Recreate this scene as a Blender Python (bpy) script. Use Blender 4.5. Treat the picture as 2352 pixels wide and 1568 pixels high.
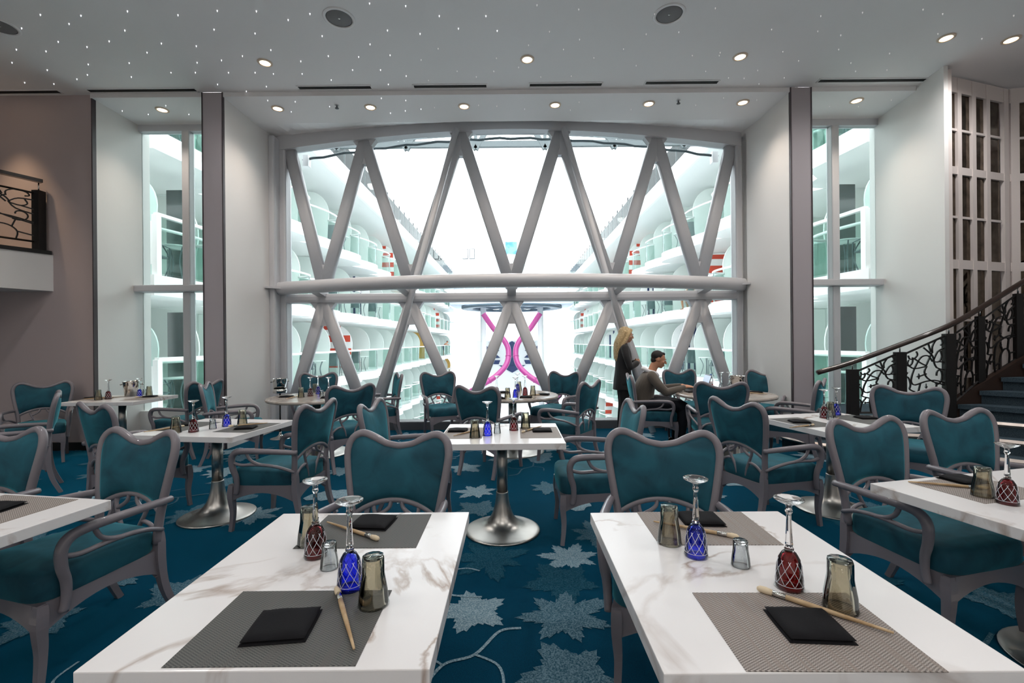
import bpy, bmesh, math, random
from mathutils import Vector, Matrix

for _o in list(bpy.data.objects):
    bpy.data.objects.remove(_o)
SC = bpy.context.scene
COL = SC.collection
PI = math.pi
random.seed(7)

# ------------------------------------------------------------------ camera, sky, exposure
CAM_H = 1.45
cam = bpy.data.cameras.new('camera')
cam.sensor_width = 36.0
cam.lens = 16.0
cam.clip_end = 2000
camo = bpy.data.objects.new('camera', cam)
COL.objects.link(camo)
_r = math.radians(0.5)
_right = Vector((math.cos(_r), 0, -math.sin(_r)))
_up = Vector((math.sin(_r), 0, math.cos(_r)))
_back = Vector((0, -1, 0))
camo.matrix_world = Matrix(((_right.x, _up.x, _back.x, 0), (_right.y, _up.y, _back.y, 0),
                            (_right.z, _up.z, _back.z, CAM_H), (0, 0, 0, 1)))
SC.camera = camo

SKY = 4.6
DOWN_W = 87.0
world = bpy.data.worlds.new('overcast_sky')
SC.world = world
world.use_nodes = True
_bg = world.node_tree.nodes['Background']
_bg.inputs[0].default_value = (0.93, 0.97, 1.0, 1)
_bg.inputs[1].default_value = SKY
SC.view_settings.view_transform = 'Standard'
SC.view_settings.look = 'None'
SC.view_settings.exposure = 0.0
SC.view_settings.gamma = 1.0
SC.view_settings.use_curve_mapping = False
SC.cycles.use_denoising = True
SC.cycles.max_bounces = 8
SC.cycles.diffuse_bounces = 4
SC.cycles.glossy_bounces = 3
SC.cycles.use_adaptive_sampling = True
SC.cycles.adaptive_threshold = .1
SC.cycles.adaptive_min_samples = 16
SC.cycles.transparent_max_bounces = 20
SC.cycles.caustics_reflective = False
SC.cycles.caustics_refractive = False
SC.cycles.sample_clamp_indirect = 6.0

# ------------------------------------------------------------------ helpers
def lin(r, g, b):
    f = lambda c: (c / 12.92 if c <= .04045 else ((c + .055) / 1.055) ** 2.4)
    return (f(r / 255), f(g / 255), f(b / 255), 1)

MATS = {}
def mat(name, rgb=(200, 200, 200), rough=.5, metal=0., sheen=0., spec=.5, trans=0., ior=1.45, emit=None, estr=0.,
        noise=None, bump=None, coat=0., aniso=0.):
    if name in MATS:
        return MATS[name]
    m = bpy.data.materials.new(name)
    m.use_nodes = True
    nt = m.node_tree
    b = nt.nodes['Principled BSDF']
    c = lin(*rgb)
    b.inputs['Base Color'].default_value = c
    b.inputs['Roughness'].default_value = rough
    b.inputs['Metallic'].default_value = metal
    b.inputs['IOR'].default_value = ior
    b.inputs['Specular IOR Level'].default_value = spec
    b.inputs['Transmission Weight'].default_value = trans
    b.inputs['Sheen Weight'].default_value = sheen
    b.inputs['Coat Weight'].default_value = coat
    b.inputs['Anisotropic'].default_value = aniso
    if emit:
        b.inputs['Emission Color'].default_value = lin(*emit)
        b.inputs['Emission Strength'].default_value = estr
    if noise:                       # (scale, second rgb, low, high, detail)
        sc, rgb2, lo, hi, det = noise
        tc = nt.nodes.new('ShaderNodeTexCoord')
        n = nt.nodes.new('ShaderNodeTexNoise')
        n.inputs['Scale'].default_value = sc
        n.inputs['Detail'].default_value = det
        r = nt.nodes.new('ShaderNodeValToRGB')
        r.color_ramp.elements[0].position = lo
        r.color_ramp.elements[1].position = hi
        r.color_ramp.elements[0].color = c
        r.color_ramp.elements[1].color = lin(*rgb2)
        nt.links.new(tc.outputs['Object'], n.inputs['Vector'])
        nt.links.new(n.outputs[0], r.inputs[0])
        nt.links.new(r.outputs[0], b.inputs['Base Color'])
    if bump:                        # (scale, strength)
        tc = nt.nodes.new('ShaderNodeTexCoord')
        n = nt.nodes.new('ShaderNodeTexNoise')
        n.inputs['Scale'].default_value = bump[0]
        bp = nt.nodes.new('ShaderNodeBump')
        bp.inputs['Strength'].default_value = bump[1]
        bp.inputs['Distance'].default_value = .01
        nt.links.new(tc.outputs['Object'], n.inputs['Vector'])
        nt.links.new(n.outputs[0], bp.inputs['Height'])
        nt.links.new(bp.outputs[0], b.inputs['Normal'])
    MATS[name] = m
    return m

def thin_glass(name, tint, refl=.06, rough=.02, ior=1.35):
    """thin pane: light passes straight through, a little is reflected"""
    if name in MATS:
        return MATS[name]
    m = bpy.data.materials.new(name)
    m.use_nodes = True
    nt = m.node_tree
    nt.nodes.clear()
    out = nt.nodes.new('ShaderNodeOutputMaterial')
    t = nt.nodes.new('ShaderNodeBsdfTransparent')
    t.inputs[0].default_value = lin(*tint)
    g = nt.nodes.new('ShaderNodeBsdfGlossy')
    g.inputs[0].default_value = (.9, .95, .95, 1)
    g.inputs['Roughness'].default_value = rough
    lw = nt.nodes.new('ShaderNodeFresnel')
    lw.inputs[0].default_value = ior
    mx = nt.nodes.new('ShaderNodeMixShader')
    ad = nt.nodes.new('ShaderNodeMath')
    ad.operation = 'ADD'
    ad.use_clamp = True
    ad.inputs[1].default_value = refl - .02
    nt.links.new(lw.outputs[0], ad.inputs[0])
    nt.links.new(ad.outputs[0], mx.inputs[0])
    nt.links.new(t.outputs[0], mx.inputs[1])
    nt.links.new(g.outputs[0], mx.inputs[2])
    nt.links.new(mx.outputs[0], out.inputs[0])
    MATS[name] = m
    return m

def marble(name, base, vein, vein_w=.04, scale=1.3, rough=.22):
    m = bpy.data.materials.new(name)
    m.use_nodes = True
    nt = m.node_tree
    N, L = nt.nodes.new, nt.links.new
    b = nt.nodes['Principled BSDF']
    b.inputs['Roughness'].default_value = rough
    tc = N('ShaderNodeTexCoord')
    oi = N('ShaderNodeObjectInfo')
    mp = N('ShaderNodeVectorMath'); mp.operation = 'ADD'
    sc = N('ShaderNodeVectorMath'); sc.operation = 'SCALE'
    L(oi.outputs['Location'], sc.inputs[0]); sc.inputs['Scale'].default_value = 3.7
    L(tc.outputs['Object'], mp.inputs[0]); L(sc.outputs[0], mp.inputs[1])
    n1 = N('ShaderNodeTexNoise'); n1.inputs['Scale'].default_value = scale; n1.inputs['Detail'].default_value = 7
    n1.inputs['Distortion'].default_value = 1.6
    L(mp.outputs[0], n1.inputs['Vector'])
    su = N('ShaderNodeMath'); su.operation = 'SUBTRACT'; su.inputs[1].default_value = .5
    ab = N('ShaderNodeMath'); ab.operation = 'ABSOLUTE'
    L(n1.outputs[0], su.inputs[0]); L(su.outputs[0], ab.inputs[0])
    r = N('ShaderNodeValToRGB')
    e = r.color_ramp.elements
    e[0].position = 0; e[0].color = (1, 1, 1, 1)
    e[1].position = vein_w; e[1].color = (0, 0, 0, 1)
    L(ab.outputs[0], r.inputs[0])
    n2 = N('ShaderNodeTexNoise'); n2.inputs['Scale'].default_value = 3.2; n2.inputs['Detail'].default_value = 2
    L(mp.outputs[0], n2.inputs['Vector'])
    r2 = N('ShaderNodeValToRGB')
    r2.color_ramp.elements[0].position = .36; r2.color_ramp.elements[1].position = .66
    L(n2.outputs[0], r2.inputs[0])
    mu = N('ShaderNodeMath'); mu.operation = 'MULTIPLY'
    L(r.outputs[0], mu.inputs[0]); L(r2.outputs[0], mu.inputs[1])
    mx = N('ShaderNodeMix'); mx.data_type = 'RGBA'
    L(mu.outputs[0], mx.inputs[0])
    mx.inputs[6].default_value = lin(*base); mx.inputs[7].default_value = lin(*vein)
    L(mx.outputs[2], b.inputs['Base Color'])
    MATS[name] = m
    return m

def weave(name, c1, c2, c3, sx=170., sy=300.):
    m = bpy.data.materials.new(name)
    m.use_nodes = True
    nt = m.node_tree
    N, L = nt.nodes.new, nt.links.new
    b = nt.nodes['Principled BSDF']
    b.inputs['Roughness'].default_value = .65
    tc = N('ShaderNodeTexCoord')
    mp = N('ShaderNodeMapping'); mp.inputs['Scale'].default_value = (sx, sy, 1)
    L(tc.outputs['Object'], mp.inputs[0])
    ck = N('ShaderNodeTexChecker'); ck.inputs['Scale'].default_value = 1
    ck.inputs[1].default_value = lin(*c1); ck.inputs[2].default_value = lin(*c2)
    L(mp.outputs[0], ck.inputs[0])
    mp2 = N('ShaderNodeMapping'); mp2.inputs['Scale'].default_value = (150, 2, 1)
    L(tc.outputs['Object'], mp2.inputs[0])
    n = N('ShaderNodeTexNoise'); n.inputs['Scale'].default_value = 1
    L(mp2.outputs[0], n.inputs['Vector'])
    mx = N('ShaderNodeMix'); mx.data_type = 'RGBA'
    r = N('ShaderNodeValToRGB'); r.color_ramp.elements[0].position = .45; r.color_ramp.elements[1].position = .65
    L(n.outputs[0], r.inputs[0]); L(r.outputs[0], mx.inputs[0])
    L(ck.outputs[0], mx.inputs[6]); mx.inputs[7].default_value = lin(*c3)
    L(mx.outputs[2], b.inputs['Base Color'])
    MATS[name] = m
    return m

def cr(pts, n=5, closed=False):
    """Catmull-Rom through points (tuples of any length)"""
    P = [tuple(p) for p in pts]
    m = len(P)
    out = []
    g = (lambda i: P[i % m]) if closed else (lambda i: P[min(max(i, 0), m - 1)])
    for i in range(m if closed else m - 1):
        p0, p1, p2, p3 = g(i - 1), g(i), g(i + 1), g(i + 2)
        for k in range(n):
            t = k / n
            out.append(tuple(.5 * (2 * b + (c - a) * t + (2 * a - 5 * b + 4 * c - d) * t * t + (3 * b - a - 3 * c + d) * t ** 3)
                             for a, b, c, d in zip(p0, p1, p2, p3)))
    if not closed:
        out.append(P[-1])
    return out

class MB:
    def __init__(s):
        s.v = []; s.f = []; s.mi = []; s.sm = []
    def add(s, vs, fs, mi=0, smooth=True):
        o = len(s.v)
        s.v += [tuple(p) for p in vs]
        for f in fs:
            s.f.append(tuple(i + o for i in f)); s.mi.append(mi); s.sm.append(smooth)
        return s
    def box(s, c, d, mi=0, rz=0., bev=0., M=None):
        bm = bmesh.new()
        bmesh.ops.create_cube(bm, size=1)
        bmesh.ops.scale(bm, vec=d, verts=bm.verts)
        if bev:
            bmesh.ops.bevel(bm, geom=bm.edges[:], offset=bev, segments=2, profile=.6, affect='EDGES')
        R = (M if M is not None else Matrix.Translation(c) @ Matrix.Rotation(rz, 4, 'Z'))
        bm.verts.index_update()
        s.add([R @ v.co for v in bm.verts], [[v.index for v in f.verts] for f in bm.faces], mi, False)
        bm.free()
        return s
    def bar(s, a, b, w, h, mi=0, up=(0, 0, 1)):
        a, b = Vector(a), Vector(b)
        d = (b - a)
        L = d.length
        d.normalize()
        u = Vector(up)
        x = d.cross(u)
        if x.length < 1e-4:
            x = d.cross(Vector((0, 1, 0)))
        x.normalize()
        z = x.cross(d)
        vs = []
        for t in (a, b):
            for i, j in ((-1, -1), (1, -1), (1, 1), (-1, 1)):
                vs.append(t + x * (i * w / 2) + z * (j * h / 2))
        s.add(vs, [(0, 3, 2, 1), (4, 5, 6, 7), (0, 1, 5, 4), (1, 2, 6, 5), (2, 3, 7, 6), (3, 0, 4, 7)], mi, False)
        return s
    def tube(s, path, rad, n=8, mi=0, closed=False, ref=None, ex=1., flat=False):
        """sweep; rad a number or list; ex squashes the section along the frame's second axis"""
        P = [Vector(p) for p in path]
        m = len(P)
        R = rad if isinstance(rad, (list, tuple)) else [rad] * m
        vs, fs = [], []
        up = Vector(ref) if ref else None
        prev = None
        for i in range(m):
            if closed:
                d = P[(i + 1) % m] - P[i - 1]
            else:
                d = P[min(i + 1, m - 1)] - P[max(i - 1, 0)]
            if d.length < 1e-9:
                d = Vector((0, 0, 1))
            d.normalize()
            if up is not None:
                x = d.cross(up)
                if x.length < 1e-3:
                    x = prev if prev is not None else d.orthogonal()
                x.normalize()
            elif prev is None:
                x = d.orthogonal().normalized()
            else:
                x = (prev - d * prev.dot(d)).normalized()
            prev = x
            y = d.cross(x)
            for k in range(n):
                a = 2 * PI * (k + (.5 if flat else 0)) / n
                vs.append(P[i] + (x * math.cos(a) + y * math.sin(a) * ex) * R[i])
        for i in range(m if closed else m - 1):
            j = (i + 1) % m
            for k in range(n):
                l = (k + 1) % n
                fs.append((i * n + k, i * n + l, j * n + l, j * n + k))
        if not closed:
            fs.append(tuple(reversed(range(n))))
            fs.append(tuple((m - 1) * n + k for k in range(n)))
        s.add(vs, fs, mi, not flat)
        return s
    def lathe(s, prof, n=24, c=(0, 0, 0), mi=0, smooth=True, facet=0):
        vs, fs = [], []
        m = len(prof)
        for i, (r, z) in enumerate(prof):
            for k in range(n):
                a = 2 * PI * k / n
                vs.append((c[0] + r * math.cos(a), c[1] + r * math.sin(a), c[2] + z))
        for i in range(m - 1):
            for k in range(n):
                l = (k + 1) % n
                fs.append((i * n + k, i * n + l, (i + 1) * n + l, (i + 1) * n + k))
        if prof[0][0] > 1e-6:
            fs.append(tuple(reversed(range(n))))
        if prof[-1][0] > 1e-6:
            fs.append(tuple((m - 1) * n + k for k in range(n)))
        s.add(vs, fs, mi, smooth)
        return s
    def shell(s, prof, n=24, c=(0, 0, 0), mi=0):
        """closed lathe loop (profile returns to its start): walled vessels"""
        vs, fs = [], []
        m = len(prof)
        for r, z in prof:
            for k in range(n):
                a = 2 * PI * k / n
                vs.append((c[0] + r * math.cos(a), c[1] + r * math.sin(a), c[2] + z))
        for i in range(m):
            j = (i + 1) % m
            for k in range(n):
                l = (k + 1) % n
                fs.append((i * n + k, i * n + l, j * n + l, j * n + k))
        s.add(vs, fs, mi, True)
        return s
    def prism(s, poly, z0, z1, mi=0, smooth=False, top=True):
        n = len(poly)
        vs = [(x, y, z0) for x, y in poly] + [(x, y, z1) for x, y in poly]
        fs = [(i, (i + 1) % n, n + (i + 1) % n, n + i) for i in range(n)]
        s.add(vs, fs, mi, smooth)
        s.add(vs, [tuple(reversed(range(n))), tuple(range(n, 2 * n))], mi, False)
        return s
    def slab(s, P, t, nrm, mi=0):
        """polygon in space P given thickness t along nrm"""
        nrm = Vector(nrm).normalized() * t
        n = len(P)
        a = [Vector(p) for p in P]
        vs = a + [p + nrm for p in a]
        fs = [tuple(range(n)), tuple(reversed(range(n, 2 * n)))] + [(i, n + i, n + (i + 1) % n, (i + 1) % n) for i in range(n)]
        s.add(vs, fs, mi, False)
        return s
    def ball(s, c, r, n=10, mi=0, M=None):
        rx, ry, rz = r if isinstance(r, (tuple, list)) else (r, r, r)
        vs, fs = [], []
        h = n // 2 + 1
        for i in range(h + 1):
            t = PI * i / h
            for k in range(n):
                a = 2 * PI * k / n
                p = Vector((rx * math.sin(t) * math.cos(a), ry * math.sin(t) * math.sin(a), rz * math.cos(t)))
                if M is not None:
                    p = M @ p
                vs.append(p + Vector(c))
        for i in range(h):
            for k in range(n):
                l = (k + 1) % n
                fs.append((i * n + k, (i + 1) * n + k, (i + 1) * n + l, i * n + l))
        s.add(vs, fs, mi, True)
        return s
    def mesh(s, name, mats):
        me = bpy.data.meshes.new(name)
        me.from_pydata(s.v, [], s.f)
        if not isinstance(mats, (list, tuple)):
            mats = [mats]
        for m in mats:
            me.materials.append(m)
        me.polygons.foreach_set('material_index', s.mi)
        me.polygons.foreach_set('use_smooth', s.sm)
        bm = bmesh.new(); bm.from_mesh(me)
        bmesh.ops.remove_doubles(bm, verts=bm.verts, dist=1e-6)
        bmesh.ops.recalc_face_normals(bm, faces=bm.faces)
        bm.to_mesh(me); bm.free()
        me.update()
        return me
    def build(s, name, mats, parent=None, loc=None, rz=0.):
        return link(name, s.mesh(name, mats), parent, loc, rz)

def link(name, me, parent=None, loc=None, rz=0.):
    o = bpy.data.objects.new(name, me)
    COL.objects.link(o)
    if parent is not None:
        o.parent = parent
    if loc is not None:
        o.location = loc
    if rz:
        o.rotation_euler = (0, 0, rz)
    return o

def tag(o, label=None, cat=None, group=None, kind=None):
    if label: o['label'] = label
    if cat: o['category'] = cat
    if group: o['group'] = group
    if kind: o['kind'] = kind
    return o

def thing(name, label, cat, loc=(0, 0, 0), rz=0., group=None):
    o = link(name, None, None, loc, rz)
    return tag(o, label, cat, group)

def struct(name, mb, m, parent=None):
    o = mb.build(name, m, parent)
    if parent is None:
        o['kind'] = 'structure'
    return o

def copy_tree(o, parent=None):
    c = o.copy()
    COL.objects.link(c)
    c.parent = parent
    for ch in o.children:
        copy_tree(ch, c)
    return c

class Kind:
    """first use places the prototype, later uses place copies"""
    def __init__(s, root):
        s.root = root; s.used = False
    def put(s, loc, rz=0., label=None, group=None):
        o = s.root if not s.used else copy_tree(s.root)
        s.used = True
        o.location = loc
        o.rotation_euler = (0, 0, rz)
        return tag(o, label, None, group)

# ------------------------------------------------------------------ materials
WALL = mat('wall_paint', (232, 230, 228), .55)
CEIL = mat('ceiling_paint', (240, 238, 238), .6)
MAUVE = mat('mauve_wall_paint', (186, 172, 171), .6)
PILLAR = mat('grey_pillar_paint', (184, 176, 180), .55)
STEEL_W = mat('white_painted_steel', (206, 207, 211), .35)
FRAME = mat('grey_chair_lacquer', (128, 122, 128), .32, coat=.3)
SILL = mat('dark_sill', (92, 96, 100), .45)
BLACK = mat('black_slot', (8, 8, 8), .7)
BRUSHED = mat('brushed_steel', (198, 194, 188), .33, metal=1., aniso=.3)
CHROME = mat('polished_metal', (205, 203, 200), .1, metal=1.)
MARBLE = marble('white_marble', (238, 236, 236), (168, 148, 134), .02, .9)
STONE = marble('grey_stone_laminate', (176, 168, 160), (130, 120, 112), .12, 3., .18)
WEAVE_G = weave('grey_weave', (104, 104, 100), (58, 62, 62), (88, 86, 84))
WEAVE_B = weave('brown_weave', (176, 168, 162), (98, 90, 86), (140, 128, 120))
NAPKIN = mat('black_cotton', (14, 14, 18), .85, spec=.3, bump=(400, .1))
WOOD = mat('brush_wood', (200, 174, 138), .5, noise=(20, (176, 146, 108), .4, .6, 2))
BRISTLE = mat('bristle', (226, 208, 178), .8)
IRON = mat('black_iron', (18, 16, 16), .4, spec=.5)
RAILWOOD = mat('dark_handrail_wood', (44, 30, 24), .3, coat=.4)
GLASS = mat('clear_glass', (255, 255, 255), .02, trans=1., ior=1.45)
BLUEG = thin_glass('blue_glass', (150, 165, 252), .05)
REDG = thin_glass('ruby_glass', (206, 112, 122), .05)
SMOKE = thin_glass('smoke_glass', (232, 228, 217), .09)
CLEARG = thin_glass('clear_thin_glass', (244, 246, 247), .10)
CUT = mat('cut_glass_line', (225, 225, 235), .3, spec=.6)
PANE = thin_glass('window_pane_glass', (251, 253, 253), .022, .0, 1.2)
PANE_G = thin_glass('green_window_glass', (243, 249, 247), .025, .0, 1.2)
BAL_G = thin_glass('balcony_glass', (230, 241, 238), .03, .02, 1.12)
MIRROR = mat('antique_mirror', (112, 100, 86), .05, metal=1., noise=(9, (66, 57, 46), .35, .75, 5))
SHIP = mat('ship_white', (244, 245, 244), .5)
SHIP_G = mat('ship_pale_green', (228, 236, 232), .5)
SHIP_RED = mat('ship_red_stripe', (214, 78, 58), .5)
SHIP_NAVY = mat('ship_navy_stripe', (44, 62, 104), .5)
SHIP_GOLD = mat('ship_gold_panel', (208, 164, 88), .5)
DARKG = mat('dark_cabin_glass', (74, 84, 84), .1)
GREYF = mat('grey_patio_metal', (122, 130, 136), .5)

def velvet():
    m = mat('teal_velvet', (22, 92, 108), .75, sheen=.85)
    nt = m.node_tree
    N, L = nt.nodes.new, nt.links.new
    b = nt.nodes['Principled BSDF']
    b.inputs['Sheen Tint'].default_value = lin(86, 190, 205)
    b.inputs['Sheen Roughness'].default_value = .35
    tc = N('ShaderNodeTexCoord'); oi = N('ShaderNodeObjectInfo')
    ad = N('ShaderNodeVectorMath'); ad.operation = 'ADD'
    L(tc.outputs['Object'], ad.inputs[0]); L(oi.outputs['Location'], ad.inputs[1])
    n = N('ShaderNodeTexNoise'); n.inputs['Scale'].default_value = 6.; n.inputs['Detail'].default_value = 5
    n.inputs['Distortion'].default_value = .8
    L(ad.outputs[0], n.inputs['Vector'])
    r = N('ShaderNodeValToRGB')
    r.color_ramp.elements[0].position = .3; r.color_ramp.elements[1].position = .62
    r.color_ramp.elements[0].color = lin(12, 58, 73); r.color_ramp.elements[1].color = lin(27, 90, 106)
    L(n.outputs[0], r.inputs[0]); L(r.outputs[0], b.inputs['Base Color'])
    return m
VELVET = velvet()

# ------------------------------------------------------------------ room shell
ZC, ZS = 4.91, 4.85            # main ceiling, niche soffit
YF, YS, YW = 6.26, 7.1, 7.7    # niche fronts, side windows, main window

def carpet(name, c1, c2, scale=260.):
    m = mat(name, c1, .95, sheen=1., spec=.1, noise=(scale, c2, .35, .7, 2), bump=(500, .35))
    b = m.node_tree.nodes['Principled BSDF']
    b.inputs['Sheen Tint'].default_value = lin(0, 150, 190)
    b.inputs['Sheen Roughness'].default_value = .3
    return m
CARPET = carpet('teal_carpet', (0, 42, 62), (2, 66, 94))
LEAF_HI = carpet('pale_leaf_pile', (94, 124, 138), (168, 188, 196), 140.)
LEAF_MID = carpet('grey_leaf_pile', (40, 76, 92), (112, 138, 150), 140.)
LEAF_LO = carpet('dim_leaf_pile', (8, 52, 70), (48, 90, 106), 140.)
STAIR_C = mat('stair_carpet', (38, 54, 66), .95, spec=.1, noise=(220, (88, 102, 110), .35, .7, 2), bump=(400, .4))

floor = struct('floor', MB().box((0, 3.45, -.1), (20, 8.6, .2)), CARPET)
struct('floor_rear', MB().box((0, -5.0, -.1), (20, 8.3, .2)), mat('pale_bounce_floor', (226, 220, 212), .4))  # unseen rear floor, made pale to bounce light up to the ceiling

def lobed(r, n, seed, sharp=.42):
    rnd = random.Random(seed)
    pts = []
    for i in range(n):
        a0 = 2 * PI * i / n
        R = r * rnd.uniform(.75, 1.1)
        w = 2 * PI / n
        for t, k in ((-.5, sharp), (-.36, .66), (-.3, .60), (-.18, .86), (-.1, .82), (0, 1.0), (.1, .82), (.18, .86), (.3, .60), (.36, .66)):
            a = a0 + t * w
            pts.append((R * k * math.cos(a) if t != -.5 else r * sharp * math.cos(a), R * k * math.sin(a) if t != -.5 else r * sharp * math.sin(a)))
    return pts
def fan_mesh(name, poly, m, z=.002):
    cx = sum(p[0] for p in poly) / len(poly); cy = sum(p[1] for p in poly) / len(poly)
    mb = MB()
    n = len(poly)
    mb.add([(cx, cy, z)] + [(x, y, z) for x, y in poly], [(0, 1 + i, 1 + (i + 1) % n) for i in range(n)], 0, False)
    return mb.mesh(name, m)
def leaf_poly(L, W, bend, seed):
    rnd = random.Random(seed)
    up, dn = [], []
    for i in range(13):
        t = i / 12
        w = W * (math.sin(PI * t ** .8) ** .8) * (1 + .18 * math.sin(t * 22 + seed)) * (1 if 0 < i < 12 else 0)
        cx, cy = t * L - L / 2, bend * math.sin(PI * t)
        up.append((cx, cy + w)); dn.append((cx, cy - w))
    return up + dn[-2:0:-1]
def stem_mesh(name, m):
    mb = MB()
    def rib(path, w):
        P = cr(path, 6)
        vs, fs = [], []
        for i, p in enumerate(P):
            q = P[min(i + 1, len(P) - 1)]; o = P[max(i - 1, 0)]
            d = Vector((q[0] - o[0], q[1] - o[1])).normalized()
            vs += [(p[0] - d.y * w, p[1] + d.x * w, .002), (p[0] + d.y * w, p[1] - d.x * w, .002)]
        for i in range(len(P) - 1):
            fs.append((2 * i, 2 * i + 1, 2 * i + 3, 2 * i + 2))
        mb.add(vs, fs, 0, False)
    rib([(-.3, -.1), (-.15, .05), (.02, .06), (.2, .18), (.32, .16)], .009)
    rib([(.02, .06), (.1, -.06), (.07, -.2), (-.02, -.26)], .007)
    rib([(-.15, .05), (-.2, .18), (-.12, .28)], .006)
    return mb.mesh(name, m)
motifs = []
for j, m in enumerate((LEAF_HI, LEAF_MID, LEAF_LO)):
    motifs.append([fan_mesh('leaf_motif', lobed(.27, 7, 3 + j), m), fan_mesh('leaf_motif', lobed(.24, 5, 11 + j, .5), m),
                   fan_mesh('leaf_motif', leaf_poly(.5, .13, .05, j), m), stem_mesh('leaf_motif', m)])
fixed = [(.38, 3.05, 0, 0, .3), (-.22, 2.45, 0, 1, .6), (.26, 2.4, 1, 0, 1.4), (.25, 1.98, 1, 1, 2.1), (-.18, 2.05, 0, 3, .4),
         (-.42, 2.75, 0, 3, 2.2), (-1.7, 3.05, 0, 0, .8), (-1.35, 3.35, 0, 2, .3), (-1.95, 2.65, 1, 1, .2), (-.35, 4.4, 0, 0, .4), (-.3, 3.95, 1, 1, 1.2),
         (.35, 4.5, 1, 0, 0.), (.62, 4.1, 0, 2, 1.2), (-1.7, 4.3, 0, 2, .2), (-1.0, 5.2, 0, 1, .5), (.3, 2.75, 2, 1, .9), (-.15, 3.05, 2, 0, .4),
         (.12, 1.7, 0, 2, 1.), (-.1, 1.6, 0, 1, .2), (1.6, 2.6, 1, 0, .7), (1.5, 3.2, 1, 1, 1.1)]
spots = list(fixed)
rnd = random.Random(5)
for i in range(-14, 15):
    for j in range(2, 17):
        x = i * .52 + rnd.uniform(-.17, .17); y = j * .47 + rnd.uniform(-.15, .15)
        if abs(x) > y * 1.18 + .5 or y > 7.35 or y < .9:
            continue
        if any((x - s[0]) ** 2 + (y - s[1]) ** 2 < .17 for s in spots):
            continue
        if rnd.random() < .24:
            continue
        spots.append((x, y, rnd.choice((0, 0, 1, 1, 2)), rnd.choice((0, 0, 1, 2, 3)), rnd.uniform(0, 6.28)))
for k, (x, y, tone, shape, a) in enumerate(spots):
    o = link('leaf_motif', motifs[tone][shape], floor, (x, y, .0004 * (k % 7)), a)
    o.scale = (rnd.uniform(.9, 1.15),) * 2 + (1,)

_c = MB().box((0, (-9.1 + YF) / 2, ZC + .15), (20, 9.1 + YF, .3))
_c.box((-7.9, YF + .3, ZC + .15), (4.26, .6, .3)); _c.box((7.75, YF + .3, ZC + .15), (4.5, .6, .3))
struct('ceiling', _c, CEIL)
# niche soffits
sof = MB()
sof.box((-5.0, (YF + YS + .1) / 2 + .0, ZS + .18), (1.55, YS + .1 - YF, .36))
sof.box((4.93, (YF + YS + .1) / 2 + .0, ZS + .18), (1.62, YS + .1 - YF, .36))
sof.box((0, (YF + 7.03) / 2, ZS + .18), (7.92, 7.03 - YF, .36))
struct('ceiling_niche', sof, CEIL)
def arch_z(x):
    return 5.12 - .30 * (abs(x) / 3.75) ** 1.7
lf = MB()
nx = 24
vs, fs = [], []
for i in range(nx + 1):
    x = -3.96 + 7.92 * i / nx
    vs += [(x, 7.03, ZS), (x, 7.8, max(arch_z(x) + .12, ZS)), (x, 7.03, ZS + .5), (x, 7.8, 5.75)]
for i in range(nx):
    a = 4 * i; b = a + 4
    fs += [(a, b, b + 1, a + 1), (a + 2, a + 3, b + 3, b + 2), (a + 1, b + 1, b + 3, a + 3)]
lf.add(vs, fs, 0, False)
struct('ceiling_window_slope', lf, CEIL)

struct('wall_left', MB().box((-7.9, 6.4, 2.45), (4.24, .2, 4.92)), MAUVE)
struct('baseboard_left', MB().box((-7.9, 6.285, .055), (4.24, .03, .11)), mat('dark_baseboard', (26, 22, 22), .5))
struct('wall_niche_left', MB().box((-5.77, 6.79, 2.45), (.02, .95, 4.92)), WALL)
struct('wall_side_left', MB().box((-9.9, -1.3, 2.45), (.2, 15.6, 4.92)), WALL)
struct('wall_side_right', MB().box((9.9, -1.5, 2.45), (.2, 15.2, 4.92)), WALL)
struct('wall_back', MB().box((0, -9.0, 2.45), (20, .2, 4.92)), WALL)
struct('wall_niche_right', MB().slab([(5.53, 5.8, 0), (5.72, 7.25, 0), (5.72, 7.25, 4.92), (5.53, 5.8, 4.92)], .05, (1, -.1, 0)), WALL)
struct('wall_behind_stairs', MB().box((8.0, 6.75, 2.45), (4.2, .2, 4.92)), MAUVE)

def pillar(n, x0, x1):
    o = struct(n, MB().box(((x0 + x1) / 2, (YF + .03 + 7.85) / 2, 2.455), (x1 - x0, 7.85 - YF - .03, 4.91)), WALL)
    MB().box(((x0 + x1) / 2, YF + .01, 2.455), (x1 - x0 - .016, .03, 4.90)).build('front_panel', PILLAR, o)
    for x in (x0 + .006, x1 - .006):
        MB().box((x, YF + .005, 2.455), (.012, .04, 4.9)).build('edge_trim', mat('dark_edge_trim', (70, 62, 66), .4), o)
    return o
pillar('pillar_left', -4.235, -3.945)
pillar('pillar_right', 3.85, 4.145)
struct('trim_1', MB().box((-5.765, 6.30, 2.455), (.014, .06, 4.9)), mat('dark_edge_trim'))

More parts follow.
